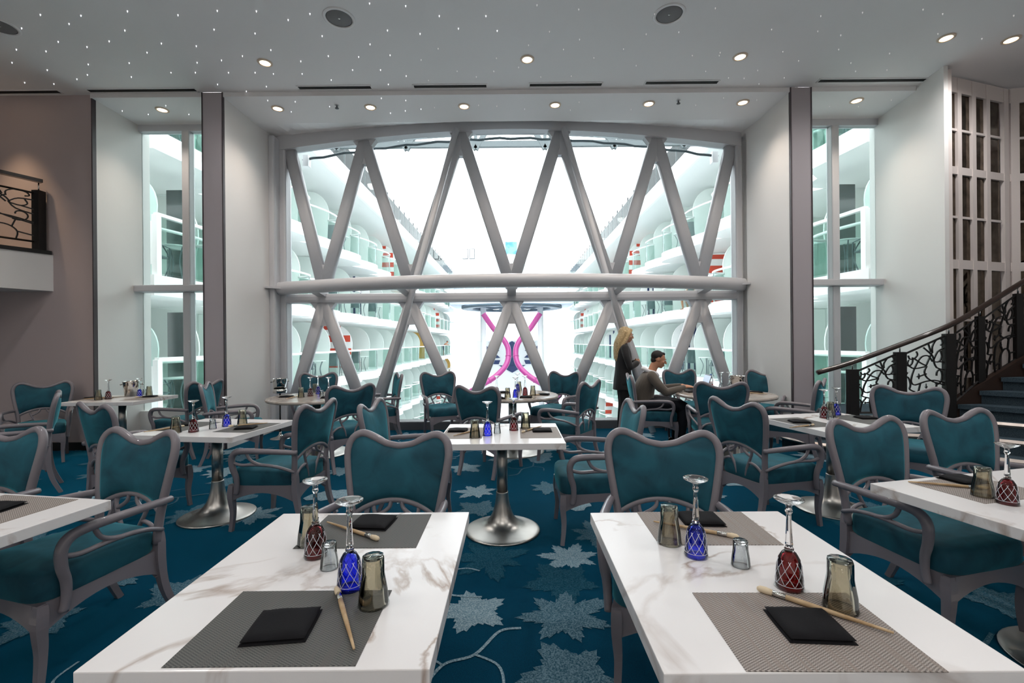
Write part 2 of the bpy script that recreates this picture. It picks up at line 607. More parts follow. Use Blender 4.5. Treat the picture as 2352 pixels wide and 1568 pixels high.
# slim side windows
def side_window(n, x0, x1, xm, zsill):
    w = link(n, None); w['kind'] = 'structure'
    y = YS
    MB().box(((x0 + x1) / 2, y, ZS - .05), (x1 - x0, .12, .1)).build('window_head', STEEL_W, w)
    MB().box(((x0 + x1) / 2, y + .02, zsill / 2), (x1 - x0, .16, zsill)).build('window_sill', WALL, w)
    for z0, z1 in ((zsill, 2.26), (2.36, ZS - .1)):
        MB().box((xm, y - .01, (z0 + z1) / 2), (.115, .14, z1 - z0), bev=.02).build('mullion', STEEL_W, w)
        for a, b in ((x0, xm - .05), (xm + .05, x1)):
            MB().box(((a + b) / 2, y + .02, (z0 + z1) / 2), (b - a, .014, z1 - z0)).build('pane', PANE_G, w)
    MB().box(((x0 + x1) / 2, y - .05, 2.31), (x1 - x0, .24, .1), bev=.015).build('transom', STEEL_W, w)
side_window('window_2', -5.76, -4.235, -5.02, .42)
side_window('window_3', 4.145, 5.71, 5.02, .42)

# ------------------------------------------------------------------ main arched truss window
win = link('window_1', None); win['kind'] = 'structure'
ZB = 2.34
def strut(a, b, w=.2, d=.15, nm='strut', m=STEEL_W):
    a, b = Vector(a), Vector(b)
    mb = MB()
    n = 12
    dr = (b - a).normalized()
    x = Vector((0, 1, 0)).cross(dr).normalized()
    vs = []
    for p in (a, b):
        for k in range(n):
            t = 2 * PI * k / n
            c, s_ = math.cos(t), math.sin(t)
            e = .55
            vs.append(p + x * (w / 2 * math.copysign(abs(c) ** e, c)) + Vector((0, 1, 0)) * (d / 2 * math.copysign(abs(s_) ** e, s_)))
    fs = [(k, (k + 1) % n, n + (k + 1) % n, n + k) for k in range(n)] + [tuple(range(n)), tuple(range(n, 2 * n))]
    mb.add(vs, fs, 0, True)
    o = mb.build(nm, m, win)
    return o
TOPX = [-3.72, -2.46, -.83, .83, 2.46, 3.72]
MIDX = [-3.17, -1.70, 0, 1.70, 3.17]
BOTX = [-3.82, -2.42, -.82, .82, 2.42, 3.82]
top = [(x, YW, arch_z(x) - .12) for x in TOPX]
mid = [(x, YW, ZB + .02) for x in MIDX]
mid2 = [(x, YW, ZB - .2) for x in MIDX]
bot = [(x, YW, .06) for x in BOTX]
for i in range(5):
    strut(top[i], mid[i]); strut(mid[i], top[i + 1])
    strut(mid2[i], bot[i], .19); strut(mid2[i], bot[i + 1], .19)
# gusset plates at the nodes
def gusset(c, dirs, s=.34):
    mb = MB()
    P = [Vector(c)]
    pts = []
    for d in dirs:
        pts.append(Vector(c) + Vector(d).normalized() * s)
    poly = [Vector(c)] + pts
    mb.slab([p + Vector((0, -.06, 0)) for p in poly], .12, (0, 1, 0))
    return mb.build('gusset', STEEL_W, win)
for i, x in enumerate(TOPX[1:-1], 1):
    c = Vector(top[i])
    gusset(c, [Vector(mid[i - 1]) - c, Vector(mid[i]) - c], .42)
    gusset(c + Vector((0, 0, .06)), [(-1, 0, -.02), Vector(mid[i - 1]) - c], .24)
    gusset(c + Vector((0, 0, .06)), [Vector(mid[i]) - c, (1, 0, -.02)], .24)
for i, x in enumerate(MIDX):
    c = Vector(mid2[i])
    gusset(c, [Vector(bot[i]) - c, Vector(bot[i + 1]) - c], .42)
    gusset(c + Vector((0, 0, .03)), [(-1, 0, 0), Vector(bot[i]) - c], .24)
    gusset(c + Vector((0, 0, .03)), [Vector(bot[i + 1]) - c, (1, 0, 0)], .24)
    c = Vector(mid[i])
    gusset(c, [Vector(top[i + 1]) - c, Vector(top[i]) - c], .42)
# arch rail, mid rail, jambs, sill
mb = MB()
xs = [-3.95 + 7.9 * i / 32 for i in range(33)]
vs, fs = [], []
for x in xs:
    z = arch_z(x)
    for y_, z_ in ((YW - .12, z - .13), (YW + .1, z - .13), (YW + .1, z + .16), (YW - .12, z + .16)):
        vs.append((x, y_, z_))
for i in range(32):
    a = 4 * i
    for k in range(4):
        l = (k + 1) % 4
        fs.append((a + k, a + l, a + 4 + l, a + 4 + k))
mb.add(vs, fs, 0, False)
mb.build('arch_rail', STEEL_W, win)
MB().box((0, YW, ZB - .14), (7.9, .2, .16), bev=.05).build('mid_rail', STEEL_W, win)
for s in (-1, 1):
    MB().box((s * 3.86, YW, 2.5), (.2, .22, 5.0), bev=.03).build('jamb', STEEL_W, win)
    MB().box((s * 3.90, YW - .2, 2.5), (.1, .2, 4.7), bev=.03).build('jamb_cover', STEEL_W, win)
MB().box((0, YW - .05, .06), (7.9, .26, .16), bev=.02).build('window_sill', SILL, win)
# bowed round tie beam in front
P = []
for i in range(41):
    x = -3.95 + 7.9 * i / 40
    P.append((x, 6.78 + .80 * (abs(x) / 3.95) ** 2, ZB + .02))
MB().tube(P, .105, 14).build('tie_beam', STEEL_W, win)
for s in (-1, 1):
    MB().slab([(s * 3.95, 7.66, ZB), (s * 3.6, 7.5, ZB), (s * 3.95, 7.25, ZB)], .03, (0, 0, 1)).build('beam_fin', STEEL_W, win)
for x in MIDX:
    y0 = 6.78 + .80 * (abs(x) / 3.95) ** 2
    MB().bar((x, y0, ZB - .02), (x, YW, ZB - .08), .14, .1).build('beam_bracket', STEEL_W, win)
for s in (-1, 1):   # slim raking props
    MB().tube([(s * .88, 7.48, 4.95), (s * 1.52, 7.28, 2.5), (s * 2.18, 7.08, .02)], .05, 10, ).build('raking_prop', STEEL_W, win)
# panes, one for each opening
YG = YW + .05
def pane(P):
    MB().slab([(x, YG, z) for x, z in P], .012, (0, 1, 0)).build('pane', PANE, win)
for i in range(5):
    pane([(TOPX[i], top[i][2]), (MIDX[i], ZB), (TOPX[i + 1], top[i + 1][2])])
    pane([(MIDX[i], ZB - .2), (BOTX[i], .06), (BOTX[i + 1], .06)])
for i in range(4):
    pane([(MIDX[i], ZB), (MIDX[i + 1], ZB), (TOPX[i + 1], top[i + 1][2])])
    pane([(MIDX[i], ZB - .2), (BOTX[i + 1], .06), (MIDX[i + 1], ZB - .2)])
for s in (-1, 1):
    k = 0 if s < 0 else -1
    pane([(s * 3.86, ZB), (MIDX[k], ZB), (TOPX[k], top[k][2]), (s * 3.86, top[k][2])])
    pane([(s * 3.86, ZB - .2), (MIDX[k], ZB - .2), (BOTX[k], .06), (s * 3.86, .06)])
for i in range(5):   # slivers up to the arch
    pane([(TOPX[i], top[i][2]), (TOPX[i + 1], top[i + 1][2]), ((TOPX[i] + TOPX[i + 1]) / 2, arch_z((TOPX[i] + TOPX[i + 1]) / 2) - .1)])

# ------------------------------------------------------------------ ceiling fittings
SLOTS = [[[-7.18, 6.196], [-6.141, 6.212]], [[-5.73, 6.186], [-4.269, 6.188]], [[-2.857, 6.157], [-1.88, 6.162]], [[-1.294, 6.15], [-0.317, 6.154]], [[0.271, 6.143], [1.24, 6.137]], [[1.827, 6.115], [2.795, 6.109]], [[4.145, 6.099], [5.618, 6.101]]]
ORD = ['first', 'second', 'third', 'fourth', 'fifth', 'sixth', 'seventh', 'eighth', 'ninth', 'tenth']
for i, (a, b) in enumerate(SLOTS):
    t = thing('air_slot', '%s black linear air slot from the left along the ceiling edge' % ORD[i], 'air vent', ((a[0] + b[0]) / 2, (a[1] + b[1]) / 2, ZC), 0, 'air slots along the ceiling edge')
    L = b[0] - a[0]
    MB().box((0, 0, -.001), (L, .07, .006)).build('slot', BLACK, t)
    f = MB()
    f.box((0, -.042, -.003), (L + .03, .014, .01)); f.box((0, .042, -.003), (L + .03, .014, .01))
    f.box((-L / 2 - .008, 0, -.003), (.014, .09, .01)); f.box((L / 2 + .008, 0, -.003), (.014, .09, .01))
    f.build('slot_frame', CEIL, t)

LAMP = mat('warm_lamp', (255, 235, 205), .5, emit=(255, 226, 188), estr=9.)
TRIM = mat('lamp_trim', (225, 205, 185), .4)
ld = bpy.data.lights.new('downlight', 'SPOT')
ld.energy = DOWN_W; ld.color = (1., .975, .955); ld.spot_size = math.radians(168); ld.spot_blend = .9; ld.shadow_soft_size = .10
ld2 = bpy.data.lights.new('niche_downlight', 'SPOT')
ld2.energy = DOWN_W * .75; ld2.color = (1., .84, .70); ld2.spot_size = math.radians(110); ld2.spot_blend = 1.; ld2.shadow_soft_size = .08
ring_me = MB().shell([(.062, -.012), (.062, .004), (.088, .004), (.086, -.008)], 20).mesh('trim_ring', TRIM)
lens_me = MB().lathe([(.0001, .0), (.06, .0), (.06, .004), (.0001, .004)], 20).mesh('lamp_lens', LAMP)
def downlight(x, y, z, label, grp, data):
    t = thing('ceiling_downlight', label, 'downlight', (x, y, z), 0, grp)
    link('trim_ring', ring_me, t); link('lamp_lens', lens_me, t, (0, 0, -.006))
    l = link('lamp_light', data, t, (0, 0, -.03))
    return t
for i, (x, y) in enumerate([[-3.012, 5.606], [0.217, 5.583], [2.822, 5.568], [5.042, 5.253], [5.836, 5.294]]):
    downlight(x, y, ZC, '%s warm recessed downlight from the left in the main ceiling' % ORD[i], 'downlights in the main ceiling', ld)
for i, (x, y) in enumerate([[-5.036, 6.592], [-3.36, 6.584], [-2.014, 6.57], [-0.662, 6.568], [0.651, 6.554], [1.995, 6.54], [3.34, 6.527], [4.955, 6.506]]):
    downlight(x, y, ZS, '%s warm recessed downlight from the left in the window soffit' % ORD[i], 'downlights in the window soffit', ld2)
k = 0
for y in (2.7, 0.2, -2.4, -5.0, -7.4):
    for x in (-6.2, -3.2, -.1, 3.1, 6.2):
        k += 1
        downlight(x, y, ZC, 'recessed ceiling downlight over the room behind the front tables', 'downlights overhead and behind the front tables', ld)
t = downlight(-6.75, 5.85, ZC, 'warm downlight over the balcony railing washing the mauve wall', None, None)
lw = bpy.data.lights.new('wall_washer', 'SPOT')
lw.energy = 120; lw.color = (1., .70, .42); lw.spot_size = math.radians(62); lw.spot_blend = .8; lw.shadow_soft_size = .05
for c in t.children:
    if c.name.startswith('lamp_light'):
        bpy.data.objects.remove(c)
_l = link('lamp_light', lw, t, (0, 0, -.03))

sp_body = MB().lathe([(.0001, -.004), (.125, -.004), (.135, 0), (.0001, 0)], 32).mesh('speaker_grille', mat('grey_grille', (118, 116, 118), .6))
sp_ring = MB().shell([(.135, -.008), (.135, 0), (.168, 0), (.165, -.006)], 32).mesh('speaker_rim', CEIL)
sp_dot = MB().lathe([(.0001, -.007), (.012, -.007), (.012, -.003), (.0001, -.003)], 10).mesh('speaker_badge', CHROME)
for (x, y), lab in zip([[-1.813, 4.85], [1.701, 4.835], [-5.512, 4.924]],
                       ['round grey ceiling speaker above the table with grey mats', 'round grey ceiling speaker above the table with brown mats', 'round ceiling speaker cut off by the left edge of the photo']):
    t = thing('ceiling_speaker', lab, 'speaker', (x, y, ZC), 0, 'ceiling speakers')
    link('speaker_grille', sp_body, t); link('speaker_rim', sp_ring, t); link('speaker_badge', sp_dot, t)
for (x, y), w in zip([[-2.476, 6.513], [2.393, 6.464]], ('first', 'second')):
    t = thing('fire_sprinkler', 'small dark sprinkler head, %s from the left under the soffit' % w, 'sprinkler', (x, y, ZS), 0, 'sprinklers')
    MB().lathe([(.03, -.004), (.03, 0)], 14).build('sprinkler_plate', STEEL_W, t)
    MB().lathe([(.012, -.04), (.012, 0)], 10).build('sprinkler_stem', SILL, t)
    MB().lathe([(.026, -.048), (.026, -.04)], 12).build('sprinkler_disc', SILL, t)

CRY = mat('crystal_glint_glow', (255, 255, 255), .1, emit=(250, 250, 255), estr=1.1)  # studs are no lamps: their glint is put in as emission
CRYD = mat('crystal_faint_glow', (225, 225, 230), .08, emit=(250, 245, 240), estr=.35)
cme = [MB().lathe([(.0001, -.022), (.0045, -.012), (.006, 0), (.0001, .001)], 8).mesh('ceiling_crystal', m) for m in (CRY, CRYD)]
CRYS = [[-4.898, 4.755], [-5.308, 4.954], [-4.733, 4.894], [-4.491, 4.773], [-5.135, 5.18], [-5.753, 5.31], [-5.444, 5.346], [-6.072, 5.554], [-5.8, 5.709], [-6.372, 5.979], [-6.025, 6.015], [-4.555, 5.18], [-4.896, 5.275], [-5.186, 5.602], [-5.398, 5.818], [-5.621, 5.911], [-3.955, 4.716], [-4.226, 5.003], [-4.289, 5.386], [-3.995, 5.225], [-4.666, 5.583], [-4.882, 5.873], [-4.306, 5.787], [-3.477, 4.778], [-3.028, 4.721], [-2.628, 4.732], [-3.63, 5.276], [-3.835, 5.586], [-3.244, 5.001], [-2.833, 5.07], [-3.999, 5.791], [-3.511, 5.547], [-3.889, 6.058], [-3.582, 5.798], [-2.81, 5.358], [-3.029, 5.834], [-3.246, 5.803], [-3.208, 5.467], [-2.362, 4.863], [-2.091, 4.776], [-2.107, 5.123], [-2.183, 5.481], [-2.559, 5.578], [-2.663, 5.839], [-2.345, 5.98], [-3.272, 6.119], [-3.607, 6.231], [-1.421, 4.637], [-1.062, 4.677], [-1.349, 5.04], [-0.741, 4.825], [-0.247, 4.831], [-1.0, 5.101], [-1.615, 5.272], [-1.437, 5.475], [-1.824, 5.503], [-0.842, 5.361], [-0.135, 5.062], [-0.561, 5.021], [-0.161, 5.552], [-1.084, 5.573], [-1.989, 5.765], [-1.637, 5.77], [-0.671, 5.812], [-0.204, 5.819], [-1.343, 5.907], [-1.626, 6.093], [-1.074, 6.01], [-0.436, 5.94], [0.286, 4.681], [0.725, 4.747], [0.449, 5.084], [0.223, 5.312], [0.805, 5.22], [0.113, 5.741], [0.406, 5.953], [0.803, 5.939], [1.03, 5.56], [0.64, 5.397], [1.546, 5.141], [1.903, 5.11], [2.151, 4.746], [1.539, 4.82], [1.353, 5.399], [1.592, 5.726], [2.525, 5.859], [2.223, 5.534], [2.537, 5.48], [2.889, 6.01], [3.102, 6.023], [3.188, 5.85], [2.553, 5.539], [3.337, 4.874], [3.749, 4.828], [3.467, 5.115], [3.776, 5.185], [2.928, 5.08], [3.288, 5.474], [3.936, 5.442], [3.592, 5.656], [4.282, 5.71], [3.631, 6.021], [4.476, 5.888], [4.863, 5.865], [4.614, 5.525], [4.358, 4.791], [4.628, 4.858], [5.468, 5.266], [5.425, 4.893], [4.875, 5.177], [3.372, 6.159], [3.932, 6.263]]
CRYN = [[-5.629, 6.607], [-5.335, 6.713], [-4.895, 6.473], [-4.744, 6.723], [-3.383, 6.357], [-3.019, 6.398], [-2.591, 6.536], [-3.208, 6.674], [-1.787, 6.327], [-1.462, 6.389], [-1.769, 6.737], [-1.536, 6.677], [-1.092, 6.585], [-0.19, 6.564], [-0.452, 6.535], [0.984, 6.476], [0.888, 6.694], [1.779, 6.696], [3.003, 6.393], [3.504, 6.459], [2.69, 6.588], [4.675, 6.658], [5.101, 6.666], [5.44, 6.491], [-1.297, 6.631], [0.214, 6.657]]
for L, z in ((CRYS, ZC), (CRYN, ZS)):
    for x, y in L:
        o = link('ceiling_crystal', cme[0 if x < -1.2 or (x < 0 and y < 5.2) else 1], None, (x, y, z))  # stronger glint glow on the left-hand studs
        tag(o, 'tiny glinting crystal stud set in the pale ceiling', 'crystal light', 'crystal studs scattered over the ceiling')

# ------------------------------------------------------------------ chairs (local: sitter faces -y)
def yb(z, u=0.):
    d = z - .42
    return .25 + .08 * d + .13 * d * d - .022 * (u / .275) ** 2
OUT = [(.215, .40), (.226, .55), (.248, .68), (.268, .80), (.275, .875), (.262, .93), (.228, .960), (.19, .963), (.14, .944), (.07, .912), (0, .900)]
def chair_proto():
    t = thing('armchair', 'x', 'chair')
    half = cr(OUT, 4)
    prof = [(-u, z) for u, z in half] + [(u, z) for u, z in reversed(half[:-1])]
    path = [(u, yb(z, u), z) for u, z in prof]
    rad = [.021 if abs(u) > .1 else .019 for u, z in prof]
    MB().tube(path, rad, 10, ref=None).build('back_frame', FRAME, t)
    def wz(z):
        pts = [(z_, u_) for u_, z_ in OUT[:5]] + [(.93, .268)]
        for (a, ua), (b, ub) in zip(pts, pts[1:]):
            if z <= b:
                return ua + (ub - ua) * (z - a) / (b - a)
        return .262
    topz = {}
    def zt(u):
        x = abs(u) * .262
        pts = [(u_, z_) for u_, z_ in reversed(OUT[5:])]
        for (a, za), (b, zb_) in zip(pts, pts[1:]):
            if x <= b:
                k = (x - a) / (b - a); k = k * k * (3 - 2 * k)
                return za + (zb_ - za) * k
        return .93
    zbot = lambda u: .645 - .075 * u * u - .008 * u ** 8
    nu, nv = 20, 14
    vs = []
    for sgn in (-1, 1):
        for j in range(nv + 1):
            v = j / nv
            for i in range(nu + 1):
                u = -1 + 2 * i / nu
                z = zbot(u) + (zt(u) - .004 - zbot(u)) * v
                x = u * (wz(z) - .006)
                d = .008 + .024 * (1 - abs(u) ** 5) * (1 - abs(2 * v - 1) ** 5)
                vs.append((x, yb(z, x) + sgn * d, z))
    fs = []
    st = (nu + 1) * (nv + 1)
    for s in (0, 1):
        for j in range(nv):
            for i in range(nu):
                a = s * st + j * (nu + 1) + i
                fs.append((a, a + 1, a + nu + 2, a + nu + 1))
    rim = [j * (nu + 1) for j in range(nv + 1)] + [nv * (nu + 1) + i for i in range(1, nu + 1)] + [j * (nu + 1) + nu for j in range(nv - 1, -1, -1)] + [i for i in range(nu - 1, 0, -1)]
    for k in range(len(rim)):
        a, b = rim[k], rim[(k + 1) % len(rim)]
        fs.append((a, b, st + b, st + a))
    MB().add(vs, fs, 0, True).build('backrest', VELVET, t)
    arch = [(u * .232, yb(zbot(u) - .008, u * .232), zbot(u) - .012) for u in [-1 + i / 8 for i in range(17)]]
    MB().tube(arch, .016, 8).build('back_arch', FRAME, t)
    sp = MB()
    for s in (-1, 1):
        for br in ([(.045, .385), (.06, .45), (.095, .52), (.12, .58), (.118, .625)], [(.085, .50), (.14, .49), (.185, .46), (.212, .42)],
                   [(.105, .55), (.06, .575), (.035, .60), (.03, .635)]):
            P = cr([(s * u, yb(z) - .004, z) for u, z in br], 4)
            sp.tube(P, [.011] * len(P), 6)
    sp.build('branch_splat', FRAME, t)
    # cushion: superelliptic plan, crowned top
    cu = MB()
    def plan(k, n=40, grow=0.):
        out = []
        for i in range(n):
            a = 2 * PI * i / n
            c, s_ = math.cos(a), math.sin(a)
            e = .32
            x = math.copysign(abs(c) ** e, c); y = math.copysign(abs(s_) ** e, s_)
            w = .272 + .0 - (y + 1) / 2 * .052
            out.append((x * w * k, -.02 + y * .272 * k))
        return out
    lay = [(.95, .352), (1.0, .372), (1.0, .445), (.985, .466), (.94, .480), (.8, .489), (.5, .495), (.2, .497)]
    vs, fs = [], []
    n = 40
    for k, z in lay:
        vs += [(x, y, z) for x, y in plan(k)]
    for j in range(len(lay) - 1):
        for i in range(n):
            l = (i + 1) % n
            fs.append((j * n + i, j * n + l, (j + 1) * n + l, (j + 1) * n + i))
    fs.append(tuple((len(lay) - 1) * n + i for i in range(n)))
    cu.add(vs, fs, 0, True)
    cu.build('seat_cushion', VELVET, t)
    # apron with a shallow curve along each lower edge
    ap = MB()
    C4 = [(-.262, -.285), (.262, -.285), (.215, .255), (-.215, .255)]
    for i in range(4):
        a, b = Vector(C4[i]), Vector(C4[(i + 1) % 4])
        d = (b - a).normalized()
        nn = Vector((d.y, -d.x))
        m = 12
        v2, f2 = [], []
        for j in range(m + 1):
            p = a.lerp(b, j / m)
            q = abs(2 * j / m - 1)
            zb = .285 - .045 * q ** 4 + .018 * math.cos(q * PI * 1.0)
            for off in (0., -.03):
                for z in (zb, .362):
                    v2.append((p.x + nn.x * off, p.y + nn.y * off, z))
        for j in range(m):
            o = 4 * j
            f2 += [(o, o + 4, o + 5, o + 1), (o + 2, o + 3, o + 7, o + 6), (o, o + 2, o + 6, o + 4), (o + 1, o + 5, o + 7, o + 3)]
        ap.add(v2, f2, 0, False)
    ap.build('seat_rail', FRAME, t)
    for s in (-1, 1):
        P = cr([(s * .245, -.266, .355), (s * .246, -.270, .26), (s * .240, -.262, .14), (s * .246, -.275, .0)], 4)
        MB().tube(P, [.026, .029, .031, .031, .030, .028, .027, .025, .023, .022, .021, .020, .020][:len(P)], 4, ref=(1, 0, 0), flat=True).build('leg', FRAME, t)
    for s in (-1, 1):
        P = cr([(s * .217, .252, .47), (s * .215, .248, .32), (s * .213, .275, .15), (s * .213, .335, .0)], 4)
        MB().tube(P, [.014, .022, .028, .030, .030, .029, .027, .026, .025, .024, .023, .022, .022][:len(P)], 4, ref=(1, 0, 0), flat=True).build('leg', FRAME, t)
    for s in (-1, 1):
        P = cr([(s * .252, .285, .622), (s * .27, .20, .628), (s * .295, .0, .636), (s * .302, -.12, .636), (s * .302, -.19, .622), (s * .300, -.222, .575),
                (s * .294, -.218, .50), (s * .284, -.198, .43), (s * .280, -.195, .36), (s * .278, -.205, .30)], 4)
        R = [.018 + .006 * math.sin(PI * min(1, i / len(P) * 1.1)) for i in range(len(P))]
        arm = MB().tube(P, R, 8).build('armrest', FRAME, t)
        br = MB()
        for w in ([(s * .300, -.10, .625), (s * .296, -.075, .575), (s * .290, -.03, .545), (s * .286, .03, .53)],
                  [(s * .294, -.215, .545), (s * .292, -.15, .528), (s * .288, -.05, .532), (s * .284, .05, .530), (s * .27, .15, .512), (s * .235, .25, .47)]):
            P = cr(w, 4)
            br.tube(P, .012, 6)
        br.build('arm_brace', FRAME, arm)
    return t
CH = Kind(chair_proto())
CHAIRS = [
 (-.645, 2.10, -8, 'teal velvet armchair facing the camera across the table with grey mats'),
 (.715, 2.08, -12, 'teal velvet armchair facing the camera across the table with brown mats'),
 (-2.16, 2.24, -16, 'teal armchair with big curved arm, by the corner of the table at the left edge'),
 (-3.0, 2.35, -8, 'teal armchair cut off by the left edge of the photo'),
 (-1.88, 3.73, -98, 'side-on teal armchair between the grey-mat table and the steel pedestal table left of centre'),
 (2.16, 2.40, 14, 'teal armchair tucked under the corner of the table at the right edge'),
 (2.96, 2.68, 10, 'teal armchair behind the table at the right edge, nearest the stairs'),
 (.62, 3.48, -90, 'teal armchair in profile at the centre pedestal table, on the side of the man'),
 (-.83, 3.66, 87, 'teal armchair in profile at the centre pedestal table, on the side opposite the man'),
 (-2.03, 5.40, 222, 'dark teal armchair with its back turned, at the round table by the ice bucket stand'),
 (-2.02, 6.85, -66, 'teal armchair in profile by the window, beside the round table near the ice bucket stand'),
 (-3.02, 7.0, 16, 'dark teal armchair against the window behind the round table near the ice bucket stand'),
 (-1.06, 6.95, 24, 'teal armchair by the window, on the left of the middle round table'),
 (-.25, 5.15, 153, 'dark teal armchair with its back turned to the camera at the middle round table'),
 (.62, 6.80, -38, 'dark teal armchair by the window, on the right of the middle round table'),
 (.67, 5.56, -125, 'teal armchair in three-quarter back view at the middle round table'),
 (1.95, 6.34, 82, 'teal armchair that the man sits in'),
 (2.72, 7.0, 9, 'dark teal armchair at the window just beyond the seated man'),
 (2.42, 5.40, 165, 'teal armchair with its back to the camera at the round table with the laptop'),
 (3.66, 6.68, -40, 'teal armchair beside the grey pillar at the round table with the laptop'),
 (2.04, 3.68, 108, 'teal armchair drawn up to the narrow end of the table before the stair railing'),
 (3.36, 5.50, -132, 'teal armchair in profile between the round laptop table and the stair railing'),
 (3.66, 4.22, -42, 'teal armchair in front of the black stair railing'),
 (-5.95, 5.72, 38, 'teal armchair against the mauve wall'),
 (-4.86, 4.42, -46, 'teal armchair seen edge-on in front of the one against the mauve wall'),
 (-3.26, 3.97, 154, 'teal armchair with its back turned at the steel pedestal table left of centre'),
 (-4.30, 6.0, -101, 'teal armchair at the slim side window, by the table with the ice bucket'),
 (-3.48, 5.70, 113, 'teal armchair in front of the grey pillar, facing the round table near the bucket stand'),
]
for x, y, a, lab in CHAIRS:
    CH.put((x, y, 0), math.radians(a), lab, 'teal velvet armchairs')

# ------------------------------------------------------------------ tables
def square_table(w, d):
    t = thing('pedestal_table', 'x', 'table')
    MB().box((0, 0, .728), (w, d, .044), bev=.003).build('tabletop', MARBLE, t)
    MB().box((0, 0, .698), (.36, .36, .016)).build('top_plate', SILL, t)
    MB().lathe([(.042, .28), (.042, .69)], 24).build('column', BRUSHED, t)
    pr = [(.285, 0), (.287, .006), (.28, .014), (.22, .03), (.16, .05), (.115, .08), (.085, .12), (.066, .17), (.054, .22), (.048, .27), (.046, .30)]
    MB().lathe(cr(pr, 3), 40).build('trumpet_base', BRUSHED, t)
    return Kind(t)
TBL = square_table(.90, .765)
TBLW = square_table(1.45, .78)
TD = {
 'T1': (TBL, -.565, 1.425, 90, 'marble table in front with grey mats'),
 'T2': (TBL, .695, 1.405, 90, 'marble table in front with brown mats'),
 'T3': (TBLW, -2.60, 1.80, -10, 'marble table at the left edge'),
 'T4': (TBLW, 2.52, 1.985, 13, 'marble table at the right edge'),
 'T5': (TBL, -2.50, 3.85, -8, 'pedestal table left of centre'),
 'T6': (TBL, -.085, 3.50, 0, 'centre pedestal table'),
 'T7': (TBL, 2.72, 3.88, 11, 'table before the stair railing'),
 'T8': (TBL, -5.10, 5.95, 0, 'table near the mauve wall'),
}
TLAB = {'T1': 'white marble table in front, set with grey checked placemats', 'T2': 'white marble table in front, set with brown placemats',
        'T3': 'white marble table cut off by the left edge of the photo', 'T4': 'white marble table cut off by the right edge of the photo',
        'T5': 'white marble table left of centre on a steel trumpet pedestal', 'T6': 'small white marble table in the centre on a steel trumpet pedestal',
        'T7': 'white marble table on a steel pedestal before the stair railing', 'T8': 'white marble table with an ice bucket near the mauve wall'}
for k, (kd, x, y, a, nm) in TD.items():
    kd.put((x, y, 0), math.radians(a), TLAB[k], 'marble pedestal tables')
def round_table():
    t = thing('round_table', 'x', 'table')
    pr = [(.0001, .71), (.585, .71), (.602, .716), (.607, .73), (.602, .744), (.59, .75), (.0001, .75)]
    MB().lathe(pr, 56, smooth=False).build('tabletop', STONE, t)
    MB().lathe([(.055, .28), (.055, .71)], 24).build('column', BRUSHED, t)
    pr = [(.41, 0), (.412, .006), (.40, .014), (.30, .03), (.21, .055), (.145, .09), (.1, .14), (.078, .2), (.065, .27), (.06, .30)]
    MB().lathe(cr(pr, 3), 44).build('trumpet_base', BRUSHED, t)
    return Kind(t)
RT = round_table()
RD = {'R1': (-2.58, 6.0, 'round table near the bucket stand'), 'R2': (.0, 6.02, 'middle round table'), 'R3': (2.77, 5.93, 'round table with the laptop')}
RLAB = {'R1': 'round stone-topped table by the window near the ice bucket stand', 'R2': 'round stone-topped table by the middle of the window', 'R3': 'round stone-topped table where the man types on a laptop'}
for k, (x, y, nm) in RD.items():
    RT.put((x, y, 0), 0, RLAB[k], 'round stone tables')

# ------------------------------------------------------------------ tableware
def goblet(nm, gl, col):
    t = thing(nm, 'x', 'goblet')
    o = [(.0375, 0), (.0355, .012), (.034, .03), (.0315, .06), (.027, .082), (.018, .098), (.010, .104)]
    i = [(.008, .097), (.0165, .093), (.0245, .079), (.029, .058), (.0315, .03), (.033, .012), (.035, 0)]
    b = MB().shell(o + i, 28).build('bowl', gl, t)
    la = MB()
    N = 9
    for s in (-1, 1):
        for k in range(N):
            P = []
            for j in range(9):
                z = .014 + .066 * j / 8
                r = None
                for (ra, za), (rb_, zb_) in zip(o, o[1:]):
                    if za <= z <= zb_:
                        r = ra + (rb_ - ra) * (z - za) / (zb_ - za)
                a = 2 * PI * k / N + s * 1.15 * j / 8
                P.append((r * math.cos(a), r * math.sin(a), z))
            la.tube(P, .00085, 4)
    P = [(.0352 * math.cos(2 * PI * k / 28), .0352 * math.sin(2 * PI * k / 28), .0135) for k in range(28)]
    la.tube(P, .0009, 4, closed=True)
    la.build('cut_lattice', CUT, b)['kind'] = 'stuff'
    pr = [(.0001, .099), (.011, .102), (.0125, .108), (.009, .114), (.0105, .122), (.0085, .15), (.0068, .19), (.0065, .205), (.0105, .213), (.0085, .222), (.009, .232), (.0001, .236)]
    MB().lathe(pr, 10, smooth=False).build('stem', GLASS, t)
    pr = [(.0001, .231), (.012, .233), (.032, .243), (.0385, .247), (.0385, .250), (.03, .2505), (.0001, .250)]
    MB().lathe(pr, 32).build('foot', GLASS, t)
    return Kind(t)
G_RED = goblet('ruby_goblet', REDG, 'red'); G_BLUE = goblet('blue_goblet', BLUEG, 'blue'); G_CLR = goblet('clear_goblet', CLEARG, 'clear')
